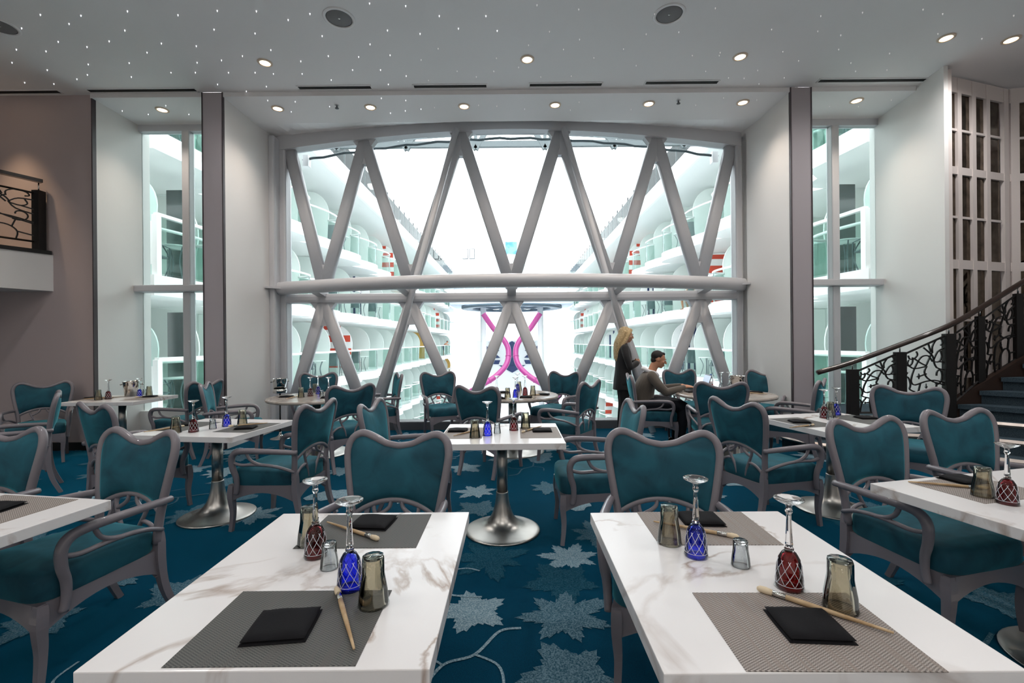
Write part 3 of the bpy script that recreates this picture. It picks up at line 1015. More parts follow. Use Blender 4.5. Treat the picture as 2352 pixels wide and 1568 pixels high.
def tumbler(nm, gl, h, rb_, rt, cat, base=.008, flute=10):
    t = thing(nm, 'x', cat)
    o = [(rb_, 0), (rb_ * .95, h * .06), (rb_ * .82 + rt * .1, h * .3), (rt * 1.0, h * .65), (rt * .985, h * .94), (rt * .93, h)]
    i = [(rt * .8, h - base), (rt * .86, h * .65), (rb_ * .76 + rt * .1, h * .3), (rb_ * .9, h * .05), (rb_ * .95, 0)]
    mb = MB(); n = 40
    vs, fs = [], []
    L = o + [(.0001, h)]
    M_ = [(.0001, h - base)] + i
    prof = L + M_
    for q, (r, z) in enumerate(prof):
        for k in range(n):
            a = 2 * PI * k / n
            f = 1 + (.025 * math.cos(a * flute) if z > h * .08 and q < len(o) else 0)
            vs.append((r * f * math.cos(a), r * f * math.sin(a), z))
    m = len(prof)
    for q in range(m):
        j = (q + 1) % m
        for k in range(n):
            l = (k + 1) % n
            fs.append((q * n + k, q * n + l, j * n + l, j * n + k))
    mb.add(vs, fs, 0, True)
    mb.build('glass_wall', gl, t)
    MB().lathe([(rt * .8, h - base * .8), (rt * .86, h - base * .2), (rt * .84, h + .0006), (.0001, h + .0006)], 24).build('glass_base', CLEARG if gl is SMOKE else GLASS, t)
    return Kind(t)
TUM = tumbler('smoked_tumbler', SMOKE, .128, .0415, .0295, 'tumbler')
SHOT = tumbler('small_tumbler', CLEARG, .078, .0285, .0215, 'small glass', .012, 8)
def brush():
    t = thing('wooden_brush', 'x', 'brush')
    P = [(0, 0, .008), (.02, 0, .008), (.12, 0, .008), (.19, 0, .008), (.225, 0, .008)]
    MB().tube(P, [.0028, .0035, .0058, .007, .0062], 10).build('handle', WOOD, t)
    MB().tube([(.222, 0, .008), (.255, 0, .008)], [.0068, .0074], 12).build('ferrule', CHROME, t)
    MB().tube([(.253, 0, .008), (.27, 0, .0082), (.285, 0, .008), (.292, 0, .0075)], [.0074, .0095, .0085, .004], 10).build('bristles', BRISTLE, t)
    return Kind(t)
BR = brush()
def napkin():
    t = thing('folded_napkin', 'x', 'napkin')
    w, d = .152, .132
    for j in range(2):
        mb = MB()
        n = 14
        vs, fs = [], []
        for q in range(n + 1):
            for p in range(n + 1):
                u, v = p / n * 2 - 1, q / n * 2 - 1
                e = (1 - abs(u) ** 8) * (1 - abs(v) ** 8)
                x = u * (w / 2 - .003 * j) * (1 - .015 * v * v); y = v * (d / 2 - .002 * j)
                wav = .0012 * math.sin(5 * u + 2 * v + j)
                vs.append((x, y, .0006 + j * .0085)); vs.append((x, y, .0012 + j * .0085 + .0085 * e + (wav * e if j else 0)))
        for q in range(n):
            for p in range(n):
                a = 2 * (q * (n + 1) + p); b = a + 2; c = a + 2 * (n + 1); dd = c + 2
                fs += [(a + 1, b + 1, dd + 1, c + 1), (a, c, dd, b)]
        rim = [2 * p for p in range(n + 1)] + [2 * (q * (n + 1) + n) for q in range(1, n + 1)] + [2 * (n * (n + 1) + p) for p in range(n - 1, -1, -1)] + [2 * q * (n + 1) for q in range(n - 1, 0, -1)]
        for q in range(len(rim)):
            a, b = rim[q], rim[(q + 1) % len(rim)]
            fs.append((a, b, b + 1, a + 1))
        mb.add(vs, fs, 0, True)
        mb.build('folded_layer', NAPKIN, t)
    return Kind(t)
NAP = napkin()
def placemat(m):
    o = MB().box((0, 0, .0008), (.42, .30, .0016)).build('placemat', m)
    tag(o, 'x', 'placemat')
    return Kind(o)
MAT_G, MAT_B = placemat(WEAVE_G), placemat(WEAVE_B)
TZ = .7502
def put_set(key, d, nm, mats, matkind, nap_rot=0., clamp=None):
    def cl(p, r=.5):
        if clamp is None:
            return p
        dx, dy = p[0] - clamp[0], p[1] - clamp[1]
        L = math.hypot(dx, dy)
        if L > r:
            dx, dy = dx * r / L, dy * r / L
        return (clamp[0] + dx, clamp[1] + dy)
    which = lambda i, n: '' if n == 1 else (('nearer ', 'farther ') if n == 2 else ('first ', 'second ', 'third ', 'fourth '))[i]
    for i, (x, y, a) in enumerate(mats):
        matkind.put((x, y, TZ), math.radians(a), '%swoven placemat on the %s' % (which(i, len(mats)), nm), 'woven placemats')
    zoff = .0017
    for what, kd, txt, g in (('napkin', NAP, 'folded black napkin', 'black napkins'), ('red', G_RED, 'upturned ruby cut-glass goblet', 'ruby goblets'),
                             ('blue', G_BLUE, 'upturned blue cut-glass goblet', 'blue goblets'), ('tumbler', TUM, 'upturned smoked glass tumbler', 'smoked tumblers'),
                             ('shot', SHOT, 'small clear upturned glass', 'small clear glasses'), ('clear', G_CLR, 'upturned clear goblet', 'clear goblets')):
        L = sorted(d.get(what, []), key=lambda p: p[1])
        for i, p in enumerate(L):
            q = cl(p, .47)
            rz = math.radians((nap_rot[i % len(nap_rot)] if isinstance(nap_rot, (list, tuple)) else nap_rot)) if what == 'napkin' else random.uniform(0, 1)
            kd.put((q[0], q[1], TZ + zoff), rz, '%s%s on the %s' % (which(i, len(L)), txt, nm), g)
    L = sorted(d.get('brush', []), key=lambda p: p[0][1] + p[1][1])
    for i, (a, b) in enumerate(L):
        a, b = cl(a, .55), cl(b, .55)
        m_ = ((a[0] + b[0]) / 2, (a[1] + b[1]) / 2)
        an = math.atan2(b[1] - a[1], b[0] - a[0])
        o = (m_[0] - .146 * math.cos(an), m_[1] - .146 * math.sin(an))
        BR.put((o[0], o[1], TZ + zoff - .0005), an, '%swooden bristle brush on the %s' % (which(i, len(L)), nm), 'wooden brushes')
ITEMS = {
 'T1': {'napkin': [[-0.57, 1.12], [-0.542, 1.757]], 'brush': [[[-0.351, 1.006], [-0.513, 1.308]], [[-0.724, 1.761], [-0.47, 1.598]]], 'red': [[-0.652, 1.498]], 'blue': [[-0.469, 1.301]], 'shot': [[-0.575, 1.418]], 'tumbler': [[-0.377, 1.219], [-0.713, 1.589]]},
 'T2': {'napkin': [[0.712, 1.105], [0.724, 1.763]], 'brush': [[[0.908, 1.05], [0.657, 1.283]], [[0.513, 1.75], [0.81, 1.58]]], 'blue': [[0.592, 1.478]], 'red': [[0.776, 1.283]], 'shot': [[0.702, 1.409]], 'tumbler': [[0.845, 1.179], [0.538, 1.572]]},
 'T3': {'napkin': [[-2.222, 1.952]]},
 'T4': {'napkin': [[2.194, 2.224]], 'brush': [[[1.943, 2.176], [2.133, 2.1]]], 'red': [[2.079, 1.915]], 'tumbler': [[2.07, 2.007]]},
 'T5': {'napkin': [[-2.845, 3.934], [-2.208, 3.766]], 'brush': [[[-2.917, 3.617], [-2.792, 3.851]], [[-2.117, 3.982], [-2.415, 3.814]]], 'tumbler': [[-2.67, 3.606], [-2.347, 3.951]], 'red': [[-2.55, 3.636]], 'blue': [[-2.434, 3.874]], 'shot': [[-2.478, 3.76]]},
 'T6': {'napkin': [[-0.431, 3.577], [0.228, 3.548]], 'brush': [[[-0.456, 3.334], [-0.245, 3.622]], [[0.247, 3.729], [0.057, 3.454]]], 'tumbler': [[-0.277, 3.327], [0.103, 3.661]], 'blue': [[-0.188, 3.4]], 'red': [[0.008, 3.593]], 'shot': [[-0.119, 3.478]]},
 'T7': {'napkin': [[2.409, 3.824], [3.09, 3.984]], 'brush': [[[2.12, 3.533], [2.467, 3.682]], [[2.944, 4.061], [2.538, 3.698]]], 'tumbler': [[2.871, 4.112]], 'red': [[2.755, 4.024]], 'blue': [[2.974, 4.18]], 'shot': [[2.74, 3.93]]},
 'T8': {'napkin': [[-5.534, 5.999], [-4.85, 6.091]], 'brush': [[[-5.539, 5.864], [-5.278, 6.027]], [[-4.804, 6.235], [-4.984, 6.006]]], 'tumbler': [[-5.281, 5.803], [-4.987, 6.249]], 'red': [[-5.228, 5.887]], 'blue': [[-4.999, 6.102]], 'shot': [[-5.139, 6.363]]},
 'R1': {'napkin': [[-2.958, 5.956], [-2.368, 5.822]], 'brush': [[[-2.837, 5.679], [-2.816, 5.993]]], 'tumbler': [[-2.736, 5.893], [-2.919, 6.69]], 'red': [[-2.678, 6.03]], 'blue': [[-2.681, 6.282], [-2.42, 5.99]], 'shot': [[-2.523, 6.019]]},
 'R2': {'napkin': [[-0.172, 5.58], [0.168, 5.686], [0.409, 5.948], [-0.12, 6.243]], 'brush': [[[-0.121, 5.218], [-0.078, 5.794]], [[0.211, 5.82], [0.355, 5.904]]], 'tumbler': [[-0.06, 5.615], [0.263, 5.863], [0.1, 6.504]], 'red': [[-0.205, 5.945], [0.164, 5.918]], 'blue': [[0.038, 5.696], [0.073, 6.392]]},
 'R3': {'napkin': [[3.196, 5.985]], 'brush': [[[3.211, 5.786], [3.022, 5.948]]], 'clear': [[2.90, 6.32], [2.99, 6.27]]},
}
def tmat(key, u, v, da=0):
    """a placemat spot in the table's own axes"""
    kd, x, y, a, nm = TD[key]
    r = math.radians(a)
    return (x + u * math.cos(r) - v * math.sin(r), y + u * math.sin(r) + v * math.cos(r), a + da)
MATSP = {
 'T1': [(-.555, 1.135, 0), (-.543, 1.70, 0)], 'T2': [(.70, 1.105, -1), (.71, 1.70, -1)],
 'T3': [tmat('T3', .36, .22)], 'T4': [tmat('T4', -.33, .2)],
 'T5': [tmat('T5', -.29, 0, 90), tmat('T5', .29, 0, 90)], 'T6': [tmat('T6', -.29, 0, 90), tmat('T6', .29, 0, 90)],
 'T7': [tmat('T7', -.29, 0, 90), tmat('T7', .29, 0, 90)], 'T8': [tmat('T8', -.29, 0, 90), tmat('T8', .29, 0, 90)],
}
NR = {'T1': (6, -6), 'T2': (-4, -3), 'T3': 0, 'T4': 10, 'T5': (10, 20), 'T6': (0, 0), 'T7': (-10, 0), 'T8': (0, 15), 'R1': (10, -5), 'R2': (20, -8, -10, 5), 'R3': 0}
for k, d in ITEMS.items():
    if k in TD:
        put_set(k, d, TD[k][4], MATSP[k], MAT_G if k in ('T1', 'T5', 'T7') else MAT_B, NR[k])
    else:
        put_set(k, d, RD[k][2], [], None, NR[k], clamp=RD[k][:2])

# ice buckets, stand, laptop, bottle, phone
def bucket(nm, h=.2, r0=.075, r1=.105):
    t = thing(nm, 'x', 'ice bucket')
    MB().shell([(r0, .003), (r0 + .004, 0), (r1 - .004, h * .9), (r1, h), (r1 + .006, h + .004), (r1 - .006, h + .002), (r1 - .012, h * .9), (r0 - .008, .012)], 32).build('bucket_wall', CHROME, t)
    MB().lathe([(r0 - .006, .004), (r0 - .006, .010)], 28).build('bucket_floor', CHROME, t)
    for s in (-1, 1):
        h_ = MB().tube([(s * (r1 - .006), 0, h * .8), (s * (r1 + .018), 0, h * .8)], .006, 8)
        h_.ball((s * (r1 + .026), 0, h * .8), .013, 10)
        h_.build('knob_handle', CHROME, t)
    return Kind(t)
BK = bucket('ice_bucket')
BK.put((-5.20, 6.22, TZ), .2, 'polished steel ice bucket on the table near the mauve wall', 'ice buckets')
BK.put((3.08, 6.24, TZ), .4, 'polished steel ice bucket on the round table with the laptop', 'ice buckets')
t = thing('bucket_stand', 'slim steel ice bucket stand on the carpet by the window', 'bucket stand', (-3.55, 6.95, 0))
MB().lathe(cr([(.14, 0), (.142, .006), (.12, .014), (.06, .03), (.025, .06), (.014, .1)], 3), 28).build('stand_base', CHROME, t)
MB().lathe([(.010, .08), (.010, .69)], 12).build('stand_pole', mat('dark_metal', (44, 42, 42), .3, metal=.8), t)
MB().shell([(.085, .70), (.085, .76), (.098, .76), (.098, .70)], 28).build('stand_ring', CHROME, t)
for a in (0, 2.1, 4.2):
    MB().bar((0, 0, .69), (.09 * math.cos(a), .09 * math.sin(a), .71), .012, .008).build('stand_arm', CHROME, t)
BK.put((-3.55, 6.95, .712), .9, 'polished steel ice bucket held by the slim floor stand', 'ice buckets')

t = thing('laptop', 'open black laptop on the round table in front of the man', 'laptop', (2.47, 6.20, TZ), math.radians(81))
MB().box((0, 0, .009), (.33, .23, .016), bev=.004).build('laptop_base', mat('laptop_black', (24, 24, 26), .4), t)
MB().box((0, .0, .0178), (.28, .1, .0016)).build('keyboard', mat('keyboard_black', (12, 12, 14), .6), t)
M = Matrix.Translation((0, -.12, .02)) @ Matrix.Rotation(math.radians(20), 4, 'X') @ Matrix.Translation((0, 0, .11))
s_ = MB(); s_.box(None, (.33, .007, .22), M=M); s_ = s_.build('laptop_lid', mat('laptop_grey', (120, 124, 130), .35, metal=.4), t)
M = Matrix.Translation((0, -.12, .02)) @ Matrix.Rotation(math.radians(20), 4, 'X') @ Matrix.Translation((0, .0045, .112))
d_ = MB(); d_.box(None, (.305, .002, .19), M=M); d_.build('laptop_screen', mat('screen_glow', (160, 175, 195), .3, emit=(170, 190, 215), estr=.6), s_)
t = thing('water_bottle', 'plastic water bottle with a red and white label on the laptop table', 'bottle', (2.76, 6.33, TZ))
MB().lathe(cr([(.028, 0), (.031, .01), (.031, .13), (.028, .16), (.013, .19), (.012, .205)], 3), 20).build('bottle_body', CLEARG, t)
MB().lathe([(.0315, .05), (.0315, .115)], 20).build('bottle_label', mat('label_red', (190, 70, 70), .5), t)
MB().lathe([(.0318, .085), (.0318, .112)], 20).build('label_band', mat('label_white', (230, 232, 240), .5), t)
MB().lathe([(.014, .203), (.014, .222)], 14).build('bottle_cap', mat('cap_blue', (70, 110, 180), .4), t)
t = thing('computer_mouse', 'black computer mouse beside the laptop', 'mouse', (2.40, 5.95, TZ), 1.2)
MB().ball((0, 0, .013), (.05, .03, .016), 14).build('mouse_shell', mat('laptop_black'), t)
MB().box((.022, 0, .0285), (.014, .005, .004)).build('scroll_wheel', GREYF, t)

# ------------------------------------------------------------------ scrollwork railings
def spiral(c, r0, r1, a0, a1, n=16):
    return [(c[0] + (r0 + (r1 - r0) * i / n) * math.cos(a0 + (a1 - a0) * i / n), c[1] + (r0 + (r1 - r0) * i / n) * math.sin(a0 + (a1 - a0) * i / n)) for i in range(n + 1)]
SCROLL = [
 [(0, .82), (.12, .77), (.25, .70), (.52, .68)], [(.25, .70), (.35, .80), (.45, .845), (.6, .82), (.70, .72)],
 [(.25, .70), (.19, .60), (.17, .50), (.26, .44), (.5, .46), (.75, .45), (1, .39)], [(.25, .86), (.4, .76), (.54, .69)],
 [(.54, .69), (.64, .80), (.70, .86)], [(.48, .97), (.6, .88), (.70, .80), (.74, .72)], [(.60, 1.0), (.66, .86)],
 [(.70, .84), (.70, .93), (.80, 1.0), (.92, .98), (.95, .92), (.90, .90)],
 [(.73, .74), (.83, .83), (1, .85)], [(.90, .83), (.93, .75), (.86, .69), (.74, .71)], [(.86, .69), (1, .66)],
 [(.72, .74), (.80, .62), (1, .56)], [(.56, .68), (.5, .61), (.55, .52), (.70, .44), (.85, .40), (1, .36)],
 spiral((.84, .51), .13, .04, -2.2, 3.2), [(0, .62), (.1, .58), (.15, .46), (.12, .39)], [(.40, .455), (.35, .33), (.33, .2), (.36, 0)],
 [(.12, .39), (.2, .35), (.355, .30)], [(.25, .345), (.12, .2), (.08, 0)], [(.5, .0), (.5, .12), (.54, .23), (.64, .28), (.75, .25), (.82, .15), (.80, 0)],
 [(.55, .57), (.40, .56)], [(.60, .275), (.55, .36)], [(.34, .22), (.24, .22)], [(.76, .25), (.80, .40)], [(.1, .95), (.14, .88), (.25, .86), (.33, .90), (.30, .96)],
 spiral((.13, .84), .09, .03, .6, -4.4), [(0, .32), (.08, .30), (.13, .22)], [(.82, .16), (1, .12)], [(.08, .66), (.02, .70)],
 [(.36, .12), (.5, .12)], [(0, .1), (.09, .08)],
]
DIAM = [(.36, .56, .07, .045), (.54, .38, .03, .05), (.21, .22, .04, .03), (.06, .66, .035, .03)]
def scroll_panel(parent, A, B, zb0, zb1, zt0, zt1, w=.017, th=.016):
    """scrolls between two posts A, B (plan points); bottom and top heights at each end"""
    A, B = Vector((A[0], A[1], 0)), Vector((B[0], B[1], 0))
    dr = (B - A).normalized()
    nr = Vector((-dr.y, dr.x, 0))
    def mp(u, v):
        p = A.lerp(B, u)
        z0 = zb0 + (zb1 - zb0) * u; z1 = zt0 + (zt1 - zt0) * u
        return Vector((p.x, p.y, z0 + (z1 - z0) * v))
    mb = MB()
    for c in SCROLL:
        P = [mp(u, v) for u, v in (cr(c, 3) if len(c) < 10 else c)]
        mb.tube(P, w * .62, 4, ref=nr, ex=1., flat=True)
    for u, v, a, b in DIAM:
        q = [mp(u - a, v), mp(u - a * .25, v + b * .28), mp(u, v + b), mp(u + a * .25, v + b * .28), mp(u + a, v), mp(u + a * .25, v - b * .28), mp(u, v - b), mp(u - a * .25, v - b * .28)]
        mb.slab([p - nr * th / 2 for p in q], th, nr)
    mb.tube([mp(0, 1), mp(1, 1)], .013, 4, flat=True)
    mb.tube([mp(0, 0), mp(1, 0)], .013, 4, flat=True)
    o = mb.build('scroll_panel', IRON, parent)
    o['kind'] = 'stuff'
    return o
def post(parent, p, z0, z1, w=.10, knob=.1, d=None):
    MB().box((p[0], p[1], (z0 + z1) / 2), (w, d or w * .6, z1 - z0), bev=.004).build('post', IRON, parent)
    MB().tube([(p[0], p[1], z1), (p[0], p[1], z1 + knob)], .008, 8).build('post_pin', CHROME, parent)

# ------------------------------------------------------------------ stair on the right
ZP = .45
def offset_curve(pts, d):
    out = []
    for i, p in enumerate(pts):
        a = Vector(pts[max(i - 1, 0)]); b = Vector(pts[min(i + 1, len(pts) - 1)])
        t = (b - a).normalized()
        out.append((p[0] + t.y * d, p[1] - t.x * d))
    return out
edge = cr([(4.24, 6.22), (4.30, 6.0), (4.6, 5.78), (5.1, 5.62), (5.57, 5.38), (6.15, 4.7), (6.9, 3.4)], 5)
stair = thing('carpeted_staircase', 'curved staircase with blue carpeted treads and metal nosings', 'staircase')
for k, (d, z) in enumerate(((.62, .15), (.31, .30), (0., .45))):
    e = offset_curve(edge, d) if d else edge
    far = [(7.9, 3.4), (7.9, 5.95), (5.6, 5.95), (5.50, 5.76), (5.52, 6.22)]
    if k == 2: far = far[:-1] + [(5.62, 7.0), (4.16, 7.0), (4.16, 6.22)]
    poly = list(e) + far
    o = MB().prism(poly, 0 if k == 0 else z - .15, z).build('step', STAIR_C, stair)
    ns = MB()
    ns.tube([(x, y, z - .012) for x, y in offset_curve(e, .006)], .028, 4, flat=True)
    ns.build('nosing', mat('metal_nosing', (196, 184, 176), .35, metal=.7), o)
P0 = [(5.62 + .30 * k, 5.72 + .025 * k) for k in range(12)]
dirv = (math.cos(math.radians(48)), -math.sin(math.radians(48)))
for k in range(6):
    a = P0[k]; b = P0[k + 1]
    z = ZP + .165 * (k + 1)
    f = lambda p, L, dk=0: (p[0] + L * math.cos(math.radians(48 - dk)), p[1] - L * math.sin(math.radians(48 - dk)))
    nx_ = P0[min(k + 3, 7)]
    poly = [a, f(a, 1.7), f(nx_, 1.7), nx_]
    o = MB().prism(poly, z - .165, z - .05).build('step', STAIR_C, stair)
    c0 = (a[0] - .02, a[1])
    po2 = [(c0[0] - .025, c0[1] - .02), (f(a, 1.7)[0] - .045, f(a, 1.7)[1] - .035), f(nx_, 1.7), nx_]
    MB().prism(po2, z - .055, z).build('tread_carpet', STAIR_C, o)
st = MB()
n_ = 8
vs, fs = [], []
for i in range(n_ + 1):
    x, y = 5.54 + .30 * i, 5.75 + .025 * i
    zt = ZP + .20 + .165 * i
    for yy, zz in ((y - .03, zt - .34), (y - .03, zt), (y + .05, zt), (y + .05, zt - .34)):
        vs.append((x, yy, max(zz, ZP - .02)))
for i in range(n_):
    a = 4 * i
    for k in range(4):
        l = (k + 1) % 4
        fs.append((a + k, a + l, a + 4 + l, a + 4 + k))
fs += [(0, 1, 2, 3), tuple(4 * n_ + k for k in range(4))]
st.add(vs, fs, 0, False)
st.build('stringer', mat('stringer_wood', (52, 38, 32), .4), stair)

rail = thing('stair_railing', 'black wrought iron stair railing with scrollwork and dark wooden handrail', 'railing')
RP = [((4.32, 5.78), ZP, 1.06), ((4.89, 5.74), ZP, 1.275), ((5.46, 5.69), ZP, 1.50), ((5.965, 5.80), .87, 1.72), ((6.53, 5.87), 1.145, 2.01), ((7.1, 5.94), 1.43, 2.31)]
for i, (p, z0, z1) in enumerate(RP):
    post(rail, p, z0, z1, .12 if i < 3 else .09)
for (a, za, ta), (b, zb, tb) in zip(RP, RP[1:]):
    A, B = Vector(a), Vector(b)
    d = (B - A).normalized() * .05
    lo = (za + .02 if za > .5 else ZP + .06)
    hi = (zb + .02 if zb > .5 else ZP + .06)
    if za < .5 and zb > .5:
        lo = .62
    scroll_panel(rail, A + d, B - d, lo, hi, ta - .03, tb - .03)
hp = cr([(3.89, 5.80, 1.02), (4.32, 5.78, 1.15), (4.89, 5.74, 1.365), (5.46, 5.69, 1.60), (5.965, 5.80, 1.82), (6.53, 5.87, 2.12), (7.3, 5.96, 2.54)], 5)
MB().tube(hp, .034, 10, ex=.8).build('handrail', RAILWOOD, rail)

# ------------------------------------------------------------------ mirrored lattice wall behind the stair
lat = link('wall_lattice', None); lat['kind'] = 'structure'
LATW = mat('lattice_white', (226, 216, 212), .45)
def lattice(A, B, cols, z0=0., z1=4.88):
    A, B = Vector((A[0], A[1], 0)), Vector((B[0], B[1], 0))
    d = B - A
    L = d.length
    ang = math.atan2(d.y, d.x)
    R0 = Matrix.Translation(A) @ Matrix.Rotation(ang, 4, 'Z')
    def bx(nm, c, dd, m):
        b = MB(); b.box(None, dd, M=R0 @ Matrix.Translation(c)); return b.build(nm, m, lat)
    fr = .13
    wcol = (L - .1 - fr) / cols
    zs = [z0 + .12, 1.50, 3.07, z1 - .2] if z0 < 1 else [z0, z1]
    zr = [.05, 1.0, 2.06, 3.40, z1 - .04]
    rails = [(.02, .12), (.96, .09), (2.42, .12), (3.66, .10), (z1 - .09, .2)]
    for zc, hh in rails:
        bx('lattice_rail', (L / 2, 0, zc), (L, .04, hh), LATW)
    for i in range(cols + 1):
        w = .10 if i in (0, cols) else .075
        bx('lattice_stile', ((.06 if i == 0 else (L - .06 if i == cols else fr * .6 + i * wcol)), -.004, (z0 + z1) / 2), (w, .045, z1 - z0), LATW)
    for i in range(cols):
        xa, xb = fr * .6 + i * wcol, fr * .6 + (i + 1) * wcol
        for (za, ha), (zb, hb) in zip(rails, rails[1:]):
            lo, hi = za + ha / 2, zb - hb / 2
            mid_ = (lo + hi) / 2
            bx('glazing_bar', ((xa + xb) / 2, -.0, mid_), (xb - xa, .03, .03), LATW)
            for q0, q1 in ((lo, mid_), (mid_, hi)):
                bx('mirror_pane', ((xa + xb) / 2, .014, (q0 + q1) / 2), (xb - xa, .01, q1 - q0), MIRROR)
lattice((5.60, 5.95), (6.92, 6.34), 4)
lattice((6.93, 6.33), (8.6, 6.0), 5)
struct('trim_2', MB().box((5.62, 5.88, 2.44), (.06, .12, 4.88)), LATW)

# ------------------------------------------------------------------ gallery on the left
E0, E1 = (-6.34, 6.3), (-7.75, 3.35)
gal = struct('floor_gallery', MB().prism([E0, E1, (-9.8, 3.35), (-9.8, 6.3)], 2.20, 2.70), WALL)
g = thing('balcony_railing', 'black wrought iron scrollwork railing on the upper gallery', 'railing')
def ge(t, off=.06):
    return (E0[0] + (E1[0] - E0[0]) * t - off, E0[1] + (E1[1] - E0[1]) * t)
pts = [ge(.03), ge(.33), ge(.66)]
pl = MB()
a, b = ge(.0, .05), ge(1., .05)
pl.bar((a[0], a[1], 2.725), (b[0], b[1], 2.725), .13, .05)
pl.build('plinth', IRON, g)
for p in pts:
    post(g, p, 2.74, 3.56, .10, .11, .1)
for p, q in zip(pts, pts[1:]):
    A, B = Vector(p), Vector(q)
    d = (B - A).normalized() * .05
    scroll_panel(g, B - d, A + d, 2.86, 2.86, 3.52, 3.52)
a, b = ge(.02), ge(1.)
MB().bar((a[0], a[1], 3.70), (b[0], b[1], 3.70), .07, .045).build('handrail', RAILWOOD, g)

# ------------------------------------------------------------------ people
SKIN = mat('skin', (214, 164, 136), .5)
SKIN2 = mat('skin_tan', (196, 142, 112), .5)
def fuse(mb, name, m, parent, voxel=.008, smooth=6):
    """join overlapping volumes into one continuous skin"""
    me = mb.mesh(name, m)
    o = bpy.data.objects.new('tmp_fuse', me); COL.objects.link(o)
    r = o.modifiers.new('r', 'REMESH'); r.mode = 'VOXEL'; r.voxel_size = voxel
    s = o.modifiers.new('s', 'SMOOTH'); s.iterations = smooth; s.factor = .5
    dg = bpy.context.evaluated_depsgraph_get()
    n = bpy.data.meshes.new_from_object(o.evaluated_get(dg))
    bpy.data.objects.remove(o)
    n.name = name
    n.materials.clear(); n.materials.append(m)
    n.polygons.foreach_set('use_smooth', [True] * len(n.polygons))
    return link(name, n, parent)
def limb(mb, pts, n=12, ex=1., sub=4):
    """pts: (x, y, z, r)"""
    P = cr(pts, sub)
    mb.tube([p[:3] for p in P], [p[3] for p in P], n, ex=ex)
    for p in (P[0], P[-1]):
        mb.ball(p[:3], p[3], 10)
    return mb
def trunk(mb, rings, n=20):
    """rings: (cx, cy, z, rx, ry)"""
    P = cr(rings, 4)
    vs, fs = [], []
    for cx, cy, z, rx, ry in P:
        for k in range(n):
            a = 2 * PI * k / n
            vs.append((cx + rx * math.cos(a), cy + ry * math.sin(a), z))
    for i in range(len(P) - 1):
        for k in range(n):
            l = (k + 1) % n
            fs.append((i * n + k, i * n + l, (i + 1) * n + l, (i + 1) * n + k))
    fs += [tuple(reversed(range(n))), tuple((len(P) - 1) * n + k for k in range(n))]
    mb.add(vs, fs)
    return mb
def head(mb, c, tilt=0., s=1.):
    """face towards -y"""
    M = Matrix.Rotation(tilt, 3, 'X')
    q = lambda x, y, z: tuple(Vector(c) + M @ Vector((x * s, y * s, z * s)))
    mb.ball(q(0, .012, .025), (.074 * s, .092 * s, .088 * s), 18, M=M)       # skull
    mb.ball(q(0, -.03, -.03), (.060 * s, .062 * s, .078 * s), 16, M=M)       # face
    mb.ball(q(0, -.058, -.088), (.030 * s, .026 * s, .022 * s), 12, M=M)     # chin
    mb.ball(q(0, -.082, .022), (.045 * s, .016 * s, .014 * s), 10, M=M)      # brow
    limb(mb, [q(0, -.088, .012) + (.010 * s,), q(0, -.104, -.012) + (.011 * s,), q(0, -.112, -.028) + (.013 * s,)], 8)
    mb.ball(q(0, -.090, -.056), (.022 * s, .012 * s, .007 * s), 8, M=M)      # lips
    mb.ball(q(0, -.088, -.067), (.019 * s, .011 * s, .007 * s), 8, M=M)
    for e in (-1, 1):
        mb.ball(q(e * .075, .012, -.005), (.008 * s, .018 * s, .030 * s), 10, M=M)
        mb.ball(q(e * .040, -.068, -.022), (.022 * s, .018 * s, .020 * s), 10, M=M)
    return q
def eyes(parent, q, iris=(70, 50, 40)):
    for e in (-1, 1):
        MB().ball(q(e * .031, -.084, .008), .0115, 10).build('eye', mat('eye_white', (225, 220, 215), .2), parent)
        MB().ball(q(e * .031, -.093, .008), .0055, 8).build('iris', mat('eye_dark', iris, .2), parent)
        MB().tube([q(e * .016, -.097, .026), q(e * .034, -.096, .030), q(e * .052, -.084, .025)], .0038, 6).build('eyebrow', mat('brow_dark', (60, 44, 34), .7), parent)
def hand(mb, w, fwd, down, side, s=1., curl=.5):
    """palm from wrist w along fwd; side points to the thumb"""
    w, f, d, t = Vector(w), Vector(fwd).normalized(), Vector(down).normalized(), Vector(side).normalized()
    for k in range(4):
        o = (k - 1.5) * .019 * s
        limb(mb, [tuple(w + t * o * .7) + (.016 * s,), tuple(w + f * .085 * s + t * o) + (.013 * s,)], 8, sub=2)
    L = (.072, .08, .076, .06)
    for k in range(4):
        o = (1.5 - k) * .020 * s
        b = w + f * .088 * s + t * o
        m_ = b + f * L[k] * .5 * s + d * .012 * curl
        e = m_ + f * L[k] * .42 * s + d * L[k] * .8 * curl * s
        limb(mb, [tuple(b) + (.0098 * s,), tuple(m_) + (.0090 * s,), tuple(e) + (.0075 * s,)], 8, sub=3)
    b = w + f * .03 * s + t * .03 * s
    limb(mb, [tuple(b) + (.013 * s,), tuple(b + f * .035 * s + t * .022 * s + d * .008) + (.0105 * s,), tuple(b + f * .066 * s + t * .024 * s + d * .02) + (.0085 * s,)], 8, sub=3)

